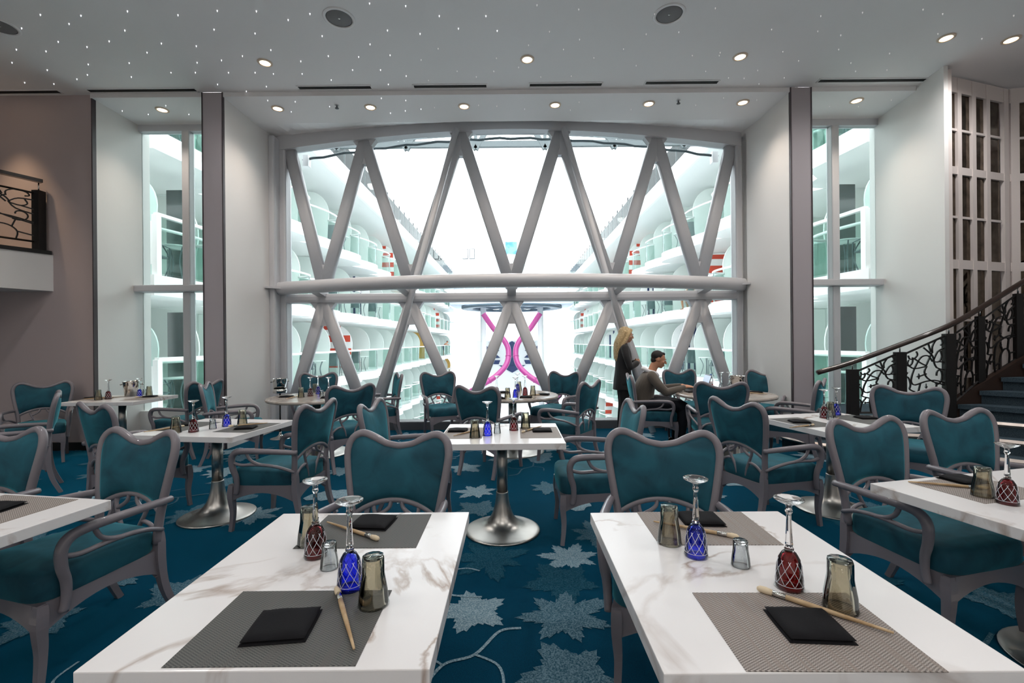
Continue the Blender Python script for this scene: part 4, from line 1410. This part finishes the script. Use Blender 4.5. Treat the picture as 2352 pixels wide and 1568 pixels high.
# the woman: standing in profile, arms folded, looking down at the laptop
w = thing('person', 'standing blonde person in a black jacket and trousers with folded arms', 'person', (1.71, 6.98, 0), math.radians(84))
b = MB()
hq = head(b, (0, -.045, 1.535), .20, .98)
limb(b, [(0, .01, 1.33, .055), (0, -.01, 1.42, .052), (0, -.03, 1.49, .054)], 12)
trunk(b, [(0, .01, .86, .14, .11), (0, .01, 1.05, .12, .10), (0, .0, 1.25, .15, .10), (0, .0, 1.36, .12, .07)])
for s in (-1, 1):
    limb(b, [(s * .16, .0, 1.33, .042), (s * .20, -.02, 1.20, .036), (s * .205, -.07, 1.06, .034)], 10)
    limb(b, [(s * .205, -.07, 1.06, .034), (s * .10, -.17, 1.10, .030), (s * .045, -.195 - (.03 if s > 0 else 0), 1.115, .024)], 10)
    hand(b, (s * .045, -.195 - (.03 if s > 0 else 0), 1.115), (-s, .05, .12), (0, .8, -.3), (0, -.2, 1), .92, .35)
    limb(b, [(s * .08, .01, .84, .075), (s * .085, -.01, .50, .058), (s * .085, .02, .28, .050), (s * .085, .03, .08, .034)], 12)
    limb(b, [(s * .085, .05, .045, .034), (s * .088, -.05, .035, .032), (s * .09, -.13, .03, .024)], 10)
body = fuse(b, 'body', SKIN, w)
eyes(w, hq)
JK = mat('black_jacket', (20, 20, 24), .7, sheen=.2)
j = MB()
trunk(j, [(0, .015, .70, .185, .155), (0, .015, .84, .172, .140), (0, .01, 1.02, .148, .122), (0, .0, 1.18, .17, .125), (0, .005, 1.30, .168, .108), (0, .01, 1.385, .10, .075), (0, .01, 1.41, .066, .066)])
for s in (-1, 1):
    limb(j, [(s * .15, .0, 1.335, .062), (s * .205, -.015, 1.21, .052), (s * .218, -.065, 1.055, .050)], 12)
    limb(j, [(s * .218, -.065, 1.055, .050), (s * .12, -.165, 1.10, .046), (s * .06, -.19 - (.03 if s > 0 else 0), 1.112, .036)], 12)
fuse(j, 'jacket', JK, w)
tr = MB()
trunk(tr, [(0, .02, .72, .155, .125), (0, .015, .86, .165, .125), (0, .01, .98, .135, .11)])
for s in (-1, 1):
    limb(tr, [(s * .085, .015, .80, .095), (s * .088, .0, .50, .078), (s * .088, .02, .28, .070), (s * .088, .03, .07, .066)], 14)
fuse(tr, 'trousers', mat('black_trousers', (14, 14, 17), .75), w)
sh = mat('black_shoe', (10, 10, 11), .3)
for s in (-1, 1):
    f_ = MB(); limb(f_, [(s * .085, .06, .042, .040), (s * .088, -.04, .042, .040), (s * .09, -.14, .03, .028)], 12)
    f_.build('shoe', sh, w)
HAIR = mat('blonde_hair', (222, 196, 152), .45, noise=(60, (184, 154, 108), .35, .65, 3), bump=(90, .5))
h = MB()
M = Matrix.Rotation(.2, 3, 'X')
h.ball(hq(0, .034, .035), (.090, .100, .092), 20, M=M)
h.ball(hq(0, -.028, .085), (.062, .05, .030), 14, M=M)
for s in (-1, 0, 1):
    limb(h, [hq(s * .062, .05, .03) + (.048,), (s * .078, .065, 1.44, .046), (s * .075, .085, 1.33, .040), (s * .07, .105, 1.22, .030), (s * .06, .115, 1.14, .012)], 10)
for s in (-1, 1):
    limb(h, [hq(s * .05, -.045, .08) + (.028,), hq(s * .082, -.022, .02) + (.026,), hq(s * .088, .0, -.06) + (.028,), (s * .088, .03, 1.38, .030)], 10)
    limb(h, [hq(s * .035, .07, .02) + (.05,), (s * .04, .09, 1.42, .048), (s * .04, .112, 1.30, .040), (s * .035, .125, 1.18, .022)], 10)
fuse(h, 'hair', HAIR, w, .007, 5)

# the man: seated in profile, typing
mloc = (1.92, 6.345, 0)
m = thing('person', 'seated dark-haired person in a grey-brown sweater typing on the laptop', 'person', mloc, math.radians(81))
b = MB()
hq = head(b, (0, -.115, 1.185), .30, 1.02)
limb(b, [(0, -.01, .97, .062), (0, -.045, 1.07, .058), (0, -.085, 1.14, .060)], 12)
trunk(b, [(0, .10, .52, .15, .12), (0, .10, .66, .14, .11), (0, .06, .82, .16, .11), (0, .02, .96, .15, .09), (0, .0, 1.02, .09, .06)])
WR = {}
for s in (-1, 1):
    wr = Vector((s * .115, -.455, .815))
    limb(b, [(s * .17, .0, .97, .048), (s * .215, -.09, .84, .042), (s * .225, -.17, .755, .038)], 10)
    limb(b, [(s * .225, -.17, .755, .038), (s * .17, -.32, .79, .032), tuple(wr) + (.024,)], 10)
    hand(b, wr, (-s * .25, -1, -.06), (0, -.1, -1), (-s, -.25, 0), .98, .55)
    limb(b, [(s * .09, .08, .555, .085), (s * .11, -.20, .565, .075), (s * .125, -.40, .545, .060)], 12)
    limb(b, [(s * .125, -.40, .53, .058), (s * .125, -.38, .30, .052), (s * .125, -.36, .09, .038)], 12)
    limb(b, [(s * .125, -.33, .05, .036), (s * .13, -.45, .035, .032), (s * .135, -.54, .03, .024)], 10)
fuse(b, 'body', SKIN2, m)
eyes(m, hq)
SW = mat('grey_brown_sweater', (92, 84, 76), .85, sheen=.3, bump=(160, .4))
j = MB()
trunk(j, [(0, .10, .47, .185, .155), (0, .105, .58, .178, .150), (0, .09, .72, .172, .145), (0, .055, .86, .19, .140), (0, .02, .96, .18, .115), (0, .0, 1.015, .10, .080), (0, -.005, 1.03, .075, .072)])
for s in (-1, 1):
    limb(j, [(s * .165, .0, .965, .070), (s * .225, -.085, .845, .060), (s * .24, -.175, .752, .055)], 12)
    limb(j, [(s * .24, -.175, .752, .055), (s * .18, -.32, .785, .046), (s * .127, -.42, .808, .036)], 12)
fuse(j, 'sweater', SW, m)
cl = MB()
cl.tube(cr([(.07, .02, 1.02), (.06, .075, 1.05), (0, .09, 1.06), (-.06, .075, 1.05), (-.07, .02, 1.02), (-.05, -.06, .995), (0, -.10, .955), (.05, -.06, .995)], 5, True), .029, 8, closed=True)
fuse(cl, 'shirt_collar', mat('white_shirt', (232, 230, 232), .7), m, .006, 3)
tr = MB()
trunk(tr, [(0, .10, .49, .175, .150), (0, .10, .56, .175, .15), (0, .10, .62, .165, .14)])
for s in (-1, 1):
    limb(tr, [(s * .09, .08, .555, .105), (s * .115, -.20, .565, .094), (s * .13, -.41, .545, .078), (s * .13, -.415, .48, .075), (s * .128, -.385, .28, .070), (s * .128, -.365, .09, .064)], 14)
fuse(tr, 'trousers', mat('navy_trousers', (22, 24, 34), .8), m)
for s in (-1, 1):
    f_ = MB(); limb(f_, [(s * .125, -.30, .042, .042), (s * .13, -.42, .042, .042), (s * .135, -.55, .03, .030)], 12)
    f_.build('shoe', sh, m)
hm = MB()
M = Matrix.Rotation(.30, 3, 'X')
hm.ball(hq(0, .024, .038), (.0795, .090, .082), 18, M=M)
hm.ball(hq(0, -.034, .090), (.050, .034, .020), 14, M=M)
hm.ball(hq(0, .052, -.022), (.064, .048, .052), 14, M=M)
fuse(hm, 'hair', mat('dark_hair', (30, 24, 22), .6, bump=(120, .5)), m, .006, 3)
MB().tube([(-.125, -.43, .835), (-.09, -.43, .838)], .004, 6).build('watch', CHROME, m)

# ------------------------------------------------------------------ the ship outside: two balcony facades
BAY, NB, Y0 = 2.6, 18, 8.25
LEV = [5.41, 2.73, .05, -2.63, -5.31, -7.99]
XF = 7.0
FRONT = cr([(-.45, 0), (-.26, .3), (-.03, .9), (.11, 1.5), (.14, 1.98), (.06, 2.34), (-.14, 2.53), (-.45, 2.58)], 3)
def bay_meshes(s):
    """s = +1 for the facade whose balconies open towards +x"""
    F = [(s * x, y) for x, y in FRONT]
    sl = MB(); sl.prism([(s * -2.3, 0)] + F + [(s * -2.3, 2.6)], -.38, 0.)
    slab = sl.mesh('balcony', SHIP)
    gl = MB()
    vs, fs = [], []
    for x, y in F:
        vs += [(x - s * .05, y, .03), (x - s * .05, y, 1.02)]
    for i in range(len(F) - 1):
        fs.append((2 * i, 2 * i + 2, 2 * i + 3, 2 * i + 1))
    gl.add(vs, fs, 0, True)
    glass = gl.mesh('balustrade_glass', BAL_G)
    rl = MB(); rl.tube([(x - s * .05, y, 1.05) for x, y in F], .035, 6)
    railm = rl.mesh('balcony_rail', SHIP)
    # divider with a rounded outer top corner
    prof = [(-2.25, 0), (-.55, 0), (-.50, .9)] + [(-1.25 + .80 * math.cos(a), 1.30 + .95 * math.sin(a)) for a in [PI / 2 * i / 8 - .25 for i in range(9)]] + [(-1.5, 2.27), (-2.25, 2.27)]
    def div(mats, bands=None, vert=False):
        mb = MB()
        mb.slab([(s * x, 2.58, z) for x, z in prof], .04, (0, 1, 0))
        if bands:
            for lo, hi in bands:
                for yy in (2.574, 2.6221):
                    if vert:
                        zt = 2.2 if lo < -1.2 else 2.05 - (lo + 1.2) * .9
                        q = [(lo, .02), (hi, .02), (hi, zt), (lo, zt)]
                    else:
                        xr = -.50 if hi < 1.5 else -1.25 + .80 * math.sqrt(max(0, 1 - ((hi - 1.30) / .95) ** 2))
                        q = [(-2.2, lo), (xr, lo), (xr, hi), (-2.2, hi)]
                    mb.slab([(s * x, yy, z) for x, z in q], .004, (0, 1, 0), 1)
        return mb.mesh('divider', mats)
    D = [div([SHIP_G]), div([SHIP, SHIP_RED], [(.25, .55), (.85, 1.15), (1.45, 1.75), (2.02, 2.2)]),
         div([SHIP, SHIP_NAVY], [(-1.9, -1.78), (-1.6, -1.48), (-1.3, -1.18), (-1.0, -.88)], True), div([SHIP_GOLD])]
    dr = MB(); dr.box((s * -2.27, 1.3, 1.05), (.05, 1.5, 2.1))
    door = dr.mesh('cabin_door', DARKG)
    fr = MB(); fr.box((s * -2.26, .5, 1.1), (.08, .1, 2.25)); fr.box((s * -2.26, 2.1, 1.1), (.08, .1, 2.25)); fr.box((s * -2.26, 1.3, 2.2), (.08, 1.7, .12))
    frame = fr.mesh('door_frame', SHIP)
    return slab, glass, railm, D, door, frame
for s, side in ((1, 'left'), (-1, 'right')):
    slab, glass, railm, D, door, frame = bay_meshes(s)
    X = -s * XF
    fac = thing('ship_facade', 'white %s' % ('wall of stacked glass-fronted cabin balconies running along the port side' if s > 0 else 'wall of stacked glass-fronted cabin balconies behind the woman and the man'), 'ship facade')
    MB().box((X - s * 2.4, Y0 + NB * BAY / 2, -1.2), (.2, NB * BAY, 18.4)).build('facade_wall', SHIP_G, fac)
    MB().box((X - s * 1.05, Y0 + NB * BAY / 2, 8.12), (3.1, NB * BAY, .72), bev=.12).build('top_deck_edge', SHIP, fac)
    for k in range(1, NB * 2):
        MB().box((X + s * .2, Y0 + k * 1.3, 9.1), (.06, .06, 1.3)).build('windbreak_post', mat('dark_post', (52, 58, 62), .5), fac)
    for k in range(NB):
        MB().box((X + s * .22, Y0 + k * 2.6 + 1.3, 9.05), (.012, 2.56, 1.0)).build('windbreak_glass', BAL_G, fac)
    rr = random.Random(11 if s > 0 else 23)
    for li, z in enumerate(LEV):
        for k in range(NB):
            b = link('balcony', slab, fac, (X, Y0 + k * BAY, z))
            link('balustrade_glass', glass, b); link('balcony_rail', railm, b)
            v = rr.choice((0, 0, 0, 0, 0, 0, 1, 0, 0, 0, 0, 2, 0, 0, 3))
            if k < 9:
                v = ({(2, 4): 1, (1, 5): 2, (0, 7): 1} if s > 0 else {(1, 3): 1, (0, 7): 1, (1, 6): 2, (2, 4): 2}).get((li, k), 0)
            link('divider', D[v], b)
            if k < 7:
                d_ = link('cabin_door', door, b); link('door_frame', frame, b)
    # the end balconies beside the slim windows: a wider slab with a frosted screen, post and rail
    for li, z in enumerate(LEV[:4]):
        e = MB().prism([(X - s * .4, 8.25), (X + s * .50, 8.28), (X + s * .66, 9.7), (X + s * .12, 10.2), (X - s * .4, 10.2)], z - .38, z - .002).build('end_balcony', SHIP, fac)
        pr = [(-.4, 0), (.36, 0), (.36, .95)] + [(.0 + .42 * math.cos(a), 1.30 + .55 * math.sin(a)) for a in [PI / 2 * i / 7 - .2 for i in range(8)]] + [(-.4, 1.85)]
        MB().slab([(X + s * u, 8.46, z + w) for u, w in pr], .03, (0, 1, 0)).build('frosted_screen', mat('frosted_panel', (196, 220, 214), .3), e)
        MB().box((X + s * .44, 8.42, z + .56), (.10, .12, 1.12), bev=.01).build('end_post', SHIP, e)
        MB().box((X + s * .36, 8.40, z + .60), (.08, .06, .8), bev=.01).build('post_cover', SHIP, e)
        MB().bar((X + s * .44, 8.40, z + 1.13), (X + s * .62, 9.75, z + 1.13), .09, .06).build('end_rail', SHIP, e)
        MB().slab([(X + s * .46, 8.5, z + .04), (X + s * .62, 9.7, z + .04), (X + s * .62, 9.7, z + 1.08), (X + s * .46, 8.5, z + 1.08)], .012, (1, 0, 0)).build('end_glass', BAL_G, e)
        MB().box((X - s * .30, 10.0, z + 1.05), (.5, .05, 2.1)).build('dark_doorway', DARKG, e)
# patio furniture on the nearer balconies
def patio_table():
    t = thing('patio_table', 'x', 'patio table')
    MB().lathe([(.0001, .70), (.3, .70), (.3, .725), (.0001, .725)], 24).build('tabletop', SHIP, t)
    for k in range(4):
        a = PI / 4 + k * PI / 2
        P = cr([(.24 * math.cos(a), .24 * math.sin(a), .70), (.12 * math.cos(a), .12 * math.sin(a), .4), (.24 * math.cos(a), .24 * math.sin(a), 0)], 4)
        MB().tube(P, .014, 6).build('leg', GREYF, t)
    return Kind(t)
def patio_chair():
    t = thing('patio_chair', 'x', 'patio chair')
    MB().box((0, 0, .44), (.5, .5, .03), bev=.01).build('seat', GREYF, t)
    M = Matrix.Translation((0, .27, .72)) @ Matrix.Rotation(math.radians(-12), 4, 'X')
    b = MB(); b.box(None, (.5, .03, .58), M=M); b.build('backrest', GREYF, t)
    for sx in (-1, 1):
        P = [(sx * .26, -.22, 0), (sx * .26, -.22, .64), (sx * .26, .24, .64), (sx * .26, .28, 0)]
        MB().tube(P, .014, 6).build('side_frame', GREYF, t)
    return Kind(t)
PT, PC = patio_table(), patio_chair()
for s, li, k, lab in ((1, 2, 3, 'balcony before the red stripes, port side'), (1, 2, 4, 'balcony with red stripes, port side'), (1, 2, 5, 'balcony beyond the red stripes, port side'),
                      (1, 1, 4, 'balcony before the navy stripes, port side'), (1, 1, 5, 'balcony with navy stripes, port side'), (1, 1, 6, 'balcony beyond the navy stripes, port side'), (1, 0, 4, 'upper balcony above the beam, port side'),
                      (-1, 2, 3, 'balcony above the laptop'), (-1, 2, 4, 'balcony with navy stripes behind the man'), (-1, 1, 5, 'balcony below the beam beyond the man'), (-1, 1, 6, 'balcony with navy stripes above the man'), (-1, 0, 4, 'upper balcony above the beam, starboard side')):
    x = -s * (XF + .50)
    y = Y0 + k * BAY
    PT.put((x, y + 1.50, LEV[li]), .3, 'small white-topped patio table on the ' + lab, 'patio tables')
    PC.put((x - s * .1, y + .80, LEV[li]), PI + .2 * s, 'grey metal patio chair on the ' + lab, 'patio chairs')
for s, lab in ((1, 'left'), (-1, 'right')):
    for li, w in ((0, 'top'), (1, 'middle'), (2, 'lowest')):
        PT.put((-s * (XF - .12), 9.35, LEV[li]), .3, 'small white-topped patio table on the %s end balcony in the slim %s window' % (w, lab), 'patio tables')
        PC.put((-s * (XF + .02), 8.82, LEV[li]), PI + .3 * s, 'grey metal patio chair on the %s end balcony in the slim %s window' % (w, lab), 'patio chairs')

# overhead gantry truss between the facades
gt = thing('gantry_truss', 'pale lattice gantry truss spanning the gap outside above the window', 'truss')
MB().box((0, 14.2, 7.60), (13.6, .12, .18)).build('bottom_chord', mat('gantry_grey', (96, 104, 106), .5), gt)
MB().box((0, 14.2, 8.75), (13.6, .35, .22)).build('top_chord', MATS['gantry_grey'], gt)
for k in range(6):
    x = -5.4 + 2.16 * k
    for dx in (-.75, .75):
        MB().bar((x, 14.2, 7.45), (x + dx, 14.2, 8.75), .14, .14, up=(0, 1, 0)).build('diagonal', MATS['gantry_grey'], gt)
    MB().bar((x, 14.2, 7.45), (x, 14.2, 8.75), .1, .1, up=(0, 1, 0)).build('vertical', MATS['gantry_grey'], gt)
cb = win
P = []
for i in range(41):
    x = -3.65 + 7.3 * i / 40
    P.append((x, YW + .3, arch_z(x) - .10 - .07 * (abs(x) / 3.65) ** 2 + .012 * math.sin(i * 2.1)))
MB().tube(P, .022, 6).build('cable_run', mat('cable_dark', (70, 82, 86), .6), cb)
for s in (-1, 1):
    MB().box((s * 3.58, YW + .3, arch_z(3.58) - .2), (.1, .12, .2), bev=.01).build('cable_box', SHIP, cb)

# far end: deck bridge, columns, slides, emblem, radar house
fe = thing('deck_bridge', 'white deck bridge with a row of window panels between the two facades', 'ship deck')
YB = 52.0
MB().box((0, YB + 2.5, 7.55), (13.2, 5.0, 3.7), bev=.15).build('bridge_body', SHIP, fe)
MB().box((0, YB - .2, 5.55), (13.4, 5.6, .3), bev=.1).build('bridge_soffit', mat('soffit_blue', (196, 206, 222), .5), fe)
MB().box((0, YB + 3.4, 9.9), (12.8, 3.0, 2.4), bev=.1).build('upper_house', SHIP, fe)
for k in range(11):
    MB().box((-6.0 + 1.2 * k, YB + 1.88, 10.1), (1.1, .06, .9)).build('window_panel', mat('panel_grey', (166, 175, 184), .4), fe)
    MB().box((-6.0 + 1.2 * k, YB - .02, 7.9), (1.1, .06, .8)).build('window_panel', MATS['panel_grey'], fe)
mb = MB(); mb.shell([(4.4, -.12), (4.4, .12), (5.6, .12), (5.6, -.12)], 40, (0, YB - 1.0, 5.2)); mb.build('dark_ring', mat('ring_slate', (86, 102, 116), .5), fe)
for k in range(12):
    a = 2 * PI * k / 12
    MB().bar((0, YB - 1, 5.2), (5 * math.cos(a), YB - 1 + 5 * math.sin(a), 5.2), .1, .1).build('ring_spoke', MATS['ring_slate'], fe)
for s in (-1, 1):
    MB().tube([(s * 3.25, YB - 1, -9), (s * 3.2, YB - 1, 5.4)], .33, 16).build('column', SHIP, fe)
MB().box((-.1, YB + 3, 12.8), (1.7, .2, 1.7)).build('video_frame', SHIP, fe)
MB().box((0.0, YB + 2.86, 12.7), (1.4, .08, 1.5)).build('video_screen', mat('screen_teal', (110, 185, 205), .4, noise=(1.2, (70, 130, 200), .45, .55, 3)), fe)
NAVY = mat('letter_navy', (60, 84, 160), .5)
def letter(c, x, z, size, y):
    cu = bpy.data.curves.new('ship_letter', 'FONT')
    cu.body = c; cu.size = size; cu.extrude = .04; cu.align_x = 'CENTER'
    o = bpy.data.objects.new('tmp', cu); COL.objects.link(o)
    dg = bpy.context.evaluated_depsgraph_get()
    me = bpy.data.meshes.new_from_object(o.evaluated_get(dg))
    bpy.data.objects.remove(o)
    me.materials.clear(); me.materials.append(NAVY)
    l = link('ship_letter', me, fe, (x, y, z)); l.rotation_euler = (PI / 2, 0, 0)
letter('H', -5.05, 7.72, 2.2, YB - .1); letter('S', 3.7, 7.72, 2.2, YB - .1)
rd = thing('radar_house', 'small white wheelhouse with arched roof above the far deck', 'wheelhouse', (-5.1, YB + 3, 11.12))
MB().box((0, 0, .9), (2.6, 2, 1.8), bev=.2).build('house_body', SHIP, rd)
MB().tube(cr([(-1.6, -1, 1.6), (-1.1, -1, 2.3), (0, -1, 2.7), (1.1, -1, 2.3), (1.6, -1, 1.6)], 5), .09, 8).build('roof_arch', SHIP, rd)
for dx in (-.35, .45):
    f_ = MB()
    f_.box((dx, -1.03, .75), (.62, .06, 1.2)); f_.build('window_frame', mat('dark_frame', (60, 66, 74), .5), rd)
    MB().box((dx, -1.07, .75), (.5, .06, 1.05)).build('window_glass', SHIP, rd)
PINK = mat('slide_pink', (190, 70, 146), .3, coat=.4)
for s in (-1, 1):
    pts = [(-3.0, 4.4, 0), (-2.0, 2.9, .3), (-.85, 1.6, .2), (-.40, .5, 0), (-.6, -.9, -.6), (-1.7, -2.1, -1.2), (-3.2, -3.0, -1.6), (-4.5, -3.8, -1.4), (-4.7, -4.6, 0), (-3.6, -5.6, .8), (-2.6, -6.5, 0), (-2.9, -8.0, -1)]
    o = thing('water_slide', 'pink spiral tube water slide, %s of the mirrored pair' % ('first' if s < 0 else 'second'), 'water slide', (0, 0, 0), 0, 'pink water slides')
    P = cr([(-s * -x if False else s * -x, YB - 4 + y, z) for x, z, y in pts], 7)
    MB().tube(P, .29, 14).build('slide_tube', PINK, o)
    for q in (10, 24, 38, 52, 64):
        if q < len(P) - 1:
            d = (Vector(P[q + 1]) - Vector(P[q])).normalized() * .06
            MB().tube([Vector(P[q]) - d, Vector(P[q]) + d], .33, 14).build('slide_flange', PINK, o)
em = thing('painted_emblem', 'navy emblem painted on the white wall behind the pink slides', 'emblem')
def flat(poly, nm='emblem_stroke'):
    MB().slab([(x, YB + 5.5, z) for x, z in poly], .05, (0, 1, 0)).build(nm, SHIP_NAVY, em)
MB().box((0, YB + 6.0, -2.2), (9.0, .8, 7.6), bev=.1).build('emblem_wall', SHIP, em)
flat([(-.55, 1.2), (0, 1.5), (.55, 1.2), (.55, -1.6), (-.55, -1.6)])
flat([(-1.7, -1.55), (1.7, -1.55), (.0, -2.5)])
for s in (-1, 1):
    flat([(s * 1.5, -.6), (s * 3.2, .9), (s * 3.2, -.7)]); flat([(s * 1.5, -.9), (s * 3.2, -.9), (s * 3.0, -1.4), (s * 1.7, -1.4)]); flat([(s * 1.6, .3), (s * 3.0, 1.4), (s * 2.0, .1)])
dk = struct('floor_deck', MB().box((0, 34, -8.6), (15.5, 52, .4)), mat('pale_deck', (214, 222, 226), .4))
for k, y in enumerate((30, 37, 44)):
    MB().box((0, y, -8.36), (14, .25, .1)).build('deck_line', mat('deck_blue', (130, 176, 214), .5), dk)
sea = struct('sea', MB().box((0, 700, -30.5), (1500, 1270, 1)), mat('pale_sea', (205, 218, 226), .25, bump=(.25, .6)))

# two distant people on the balconies
def far_person(label, loc, rz, seated, top, legs_m):
    t = thing('person', label, 'person', loc, rz)
    b = MB()
    zo = 0 if seated else .34
    q = head(b, (0, -.10 if seated else -.34, 1.19 if seated else 1.42), .2, 1.)
    if seated:
        limb(b, [(0, .0, .98, .06), (0, -.06, 1.12, .058)], 10)
        trunk(b, [(0, .10, .50, .16, .13), (0, .09, .75, .16, .12), (0, .03, .95, .17, .10), (0, .0, 1.02, .09, .07)])
        for s in (-1, 1):
            limb(b, [(s * .17, .02, .97, .05), (s * .24, -.08, .78, .042), (s * .16, -.28, .66, .032)], 10)
            hand(b, (s * .16, -.28, .66), (-s * .2, -1, -.2), (0, 0, -1), (-s, 0, 0), 1., .4)
            limb(b, [(s * .09, .08, .54, .085), (s * .11, -.40, .54, .06), (s * .12, -.42, .30, .05), (s * .12, -.36, .06, .035)], 10)
            limb(b, [(s * .12, -.34, .04, .035), (s * .125, -.52, .03, .026)], 10)
    else:
        limb(b, [(0, -.22, 1.27, .06), (0, -.30, 1.36, .058)], 10)
        trunk(b, [(0, .06, .88, .16, .12), (0, .0, 1.05, .15, .12), (0, -.14, 1.22, .17, .11), (0, -.2, 1.30, .10, .08)])
        for s in (-1, 1):
            limb(b, [(s * .18, -.17, 1.24, .05), (s * .22, -.34, 1.10, .042), (s * .06, -.48, 1.09, .032)], 10)
            hand(b, (s * .06, -.48, 1.09), (-s, -.3, 0), (0, 0, -1), (0, -1, 0), 1., .4)
            limb(b, [(s * .09, .06, .90, .09), (s * .1, .04, .5, .06), (s * .1, .06, .08, .04)], 10)
            limb(b, [(s * .1, .08, .04, .036), (s * .11, -.12, .03, .026)], 10)
    fuse(b, 'body', SKIN2, t, .014, 3)
    c = MB()
    if seated:
        trunk(c, [(0, .10, .48, .185, .16), (0, .09, .75, .18, .14), (0, .03, .95, .19, .12), (0, .0, 1.03, .09, .08)])
        fuse(c, 'shirt', top, t, .016, 3)
        c = MB()
        for s in (-1, 1):
            limb(c, [(s * .09, .10, .545, .105), (s * .11, -.26, .555, .085)], 10)
    else:
        trunk(c, [(0, .06, .80, .17, .13), (0, .05, .98, .165, .13)])
        for s in (-1, 1):
            limb(c, [(s * .09, .06, .86, .10), (s * .1, .04, .58, .085)], 10)
    fuse(c, 'shorts', legs_m, t, .016, 3)
    h = MB(); h.ball(q(0, .024, .04), (.082, .094, .084), 14)
    fuse(h, 'hair', mat('dark_hair'), t, .014, 2)
far_person('far person leaning over a balcony rail beyond the middle of the window', (-XF - .22, Y0 + 15 * BAY + 1.2, LEV[2]), math.radians(90), False, SHIP_NAVY, SHIP_NAVY)
far_person('far seated person with bare legs on a balcony under the beam', (XF + .75, Y0 + 4 * BAY + 1.0, LEV[1]), math.radians(-60), True, mat('grey_shirt', (120, 124, 130), .8), mat('dark_shorts', (52, 56, 64), .8))
PC.put((XF + .78, Y0 + 4 * BAY + 1.04, LEV[1] + .02), math.radians(-60), 'grey metal patio chair under the far seated person', 'patio chairs')
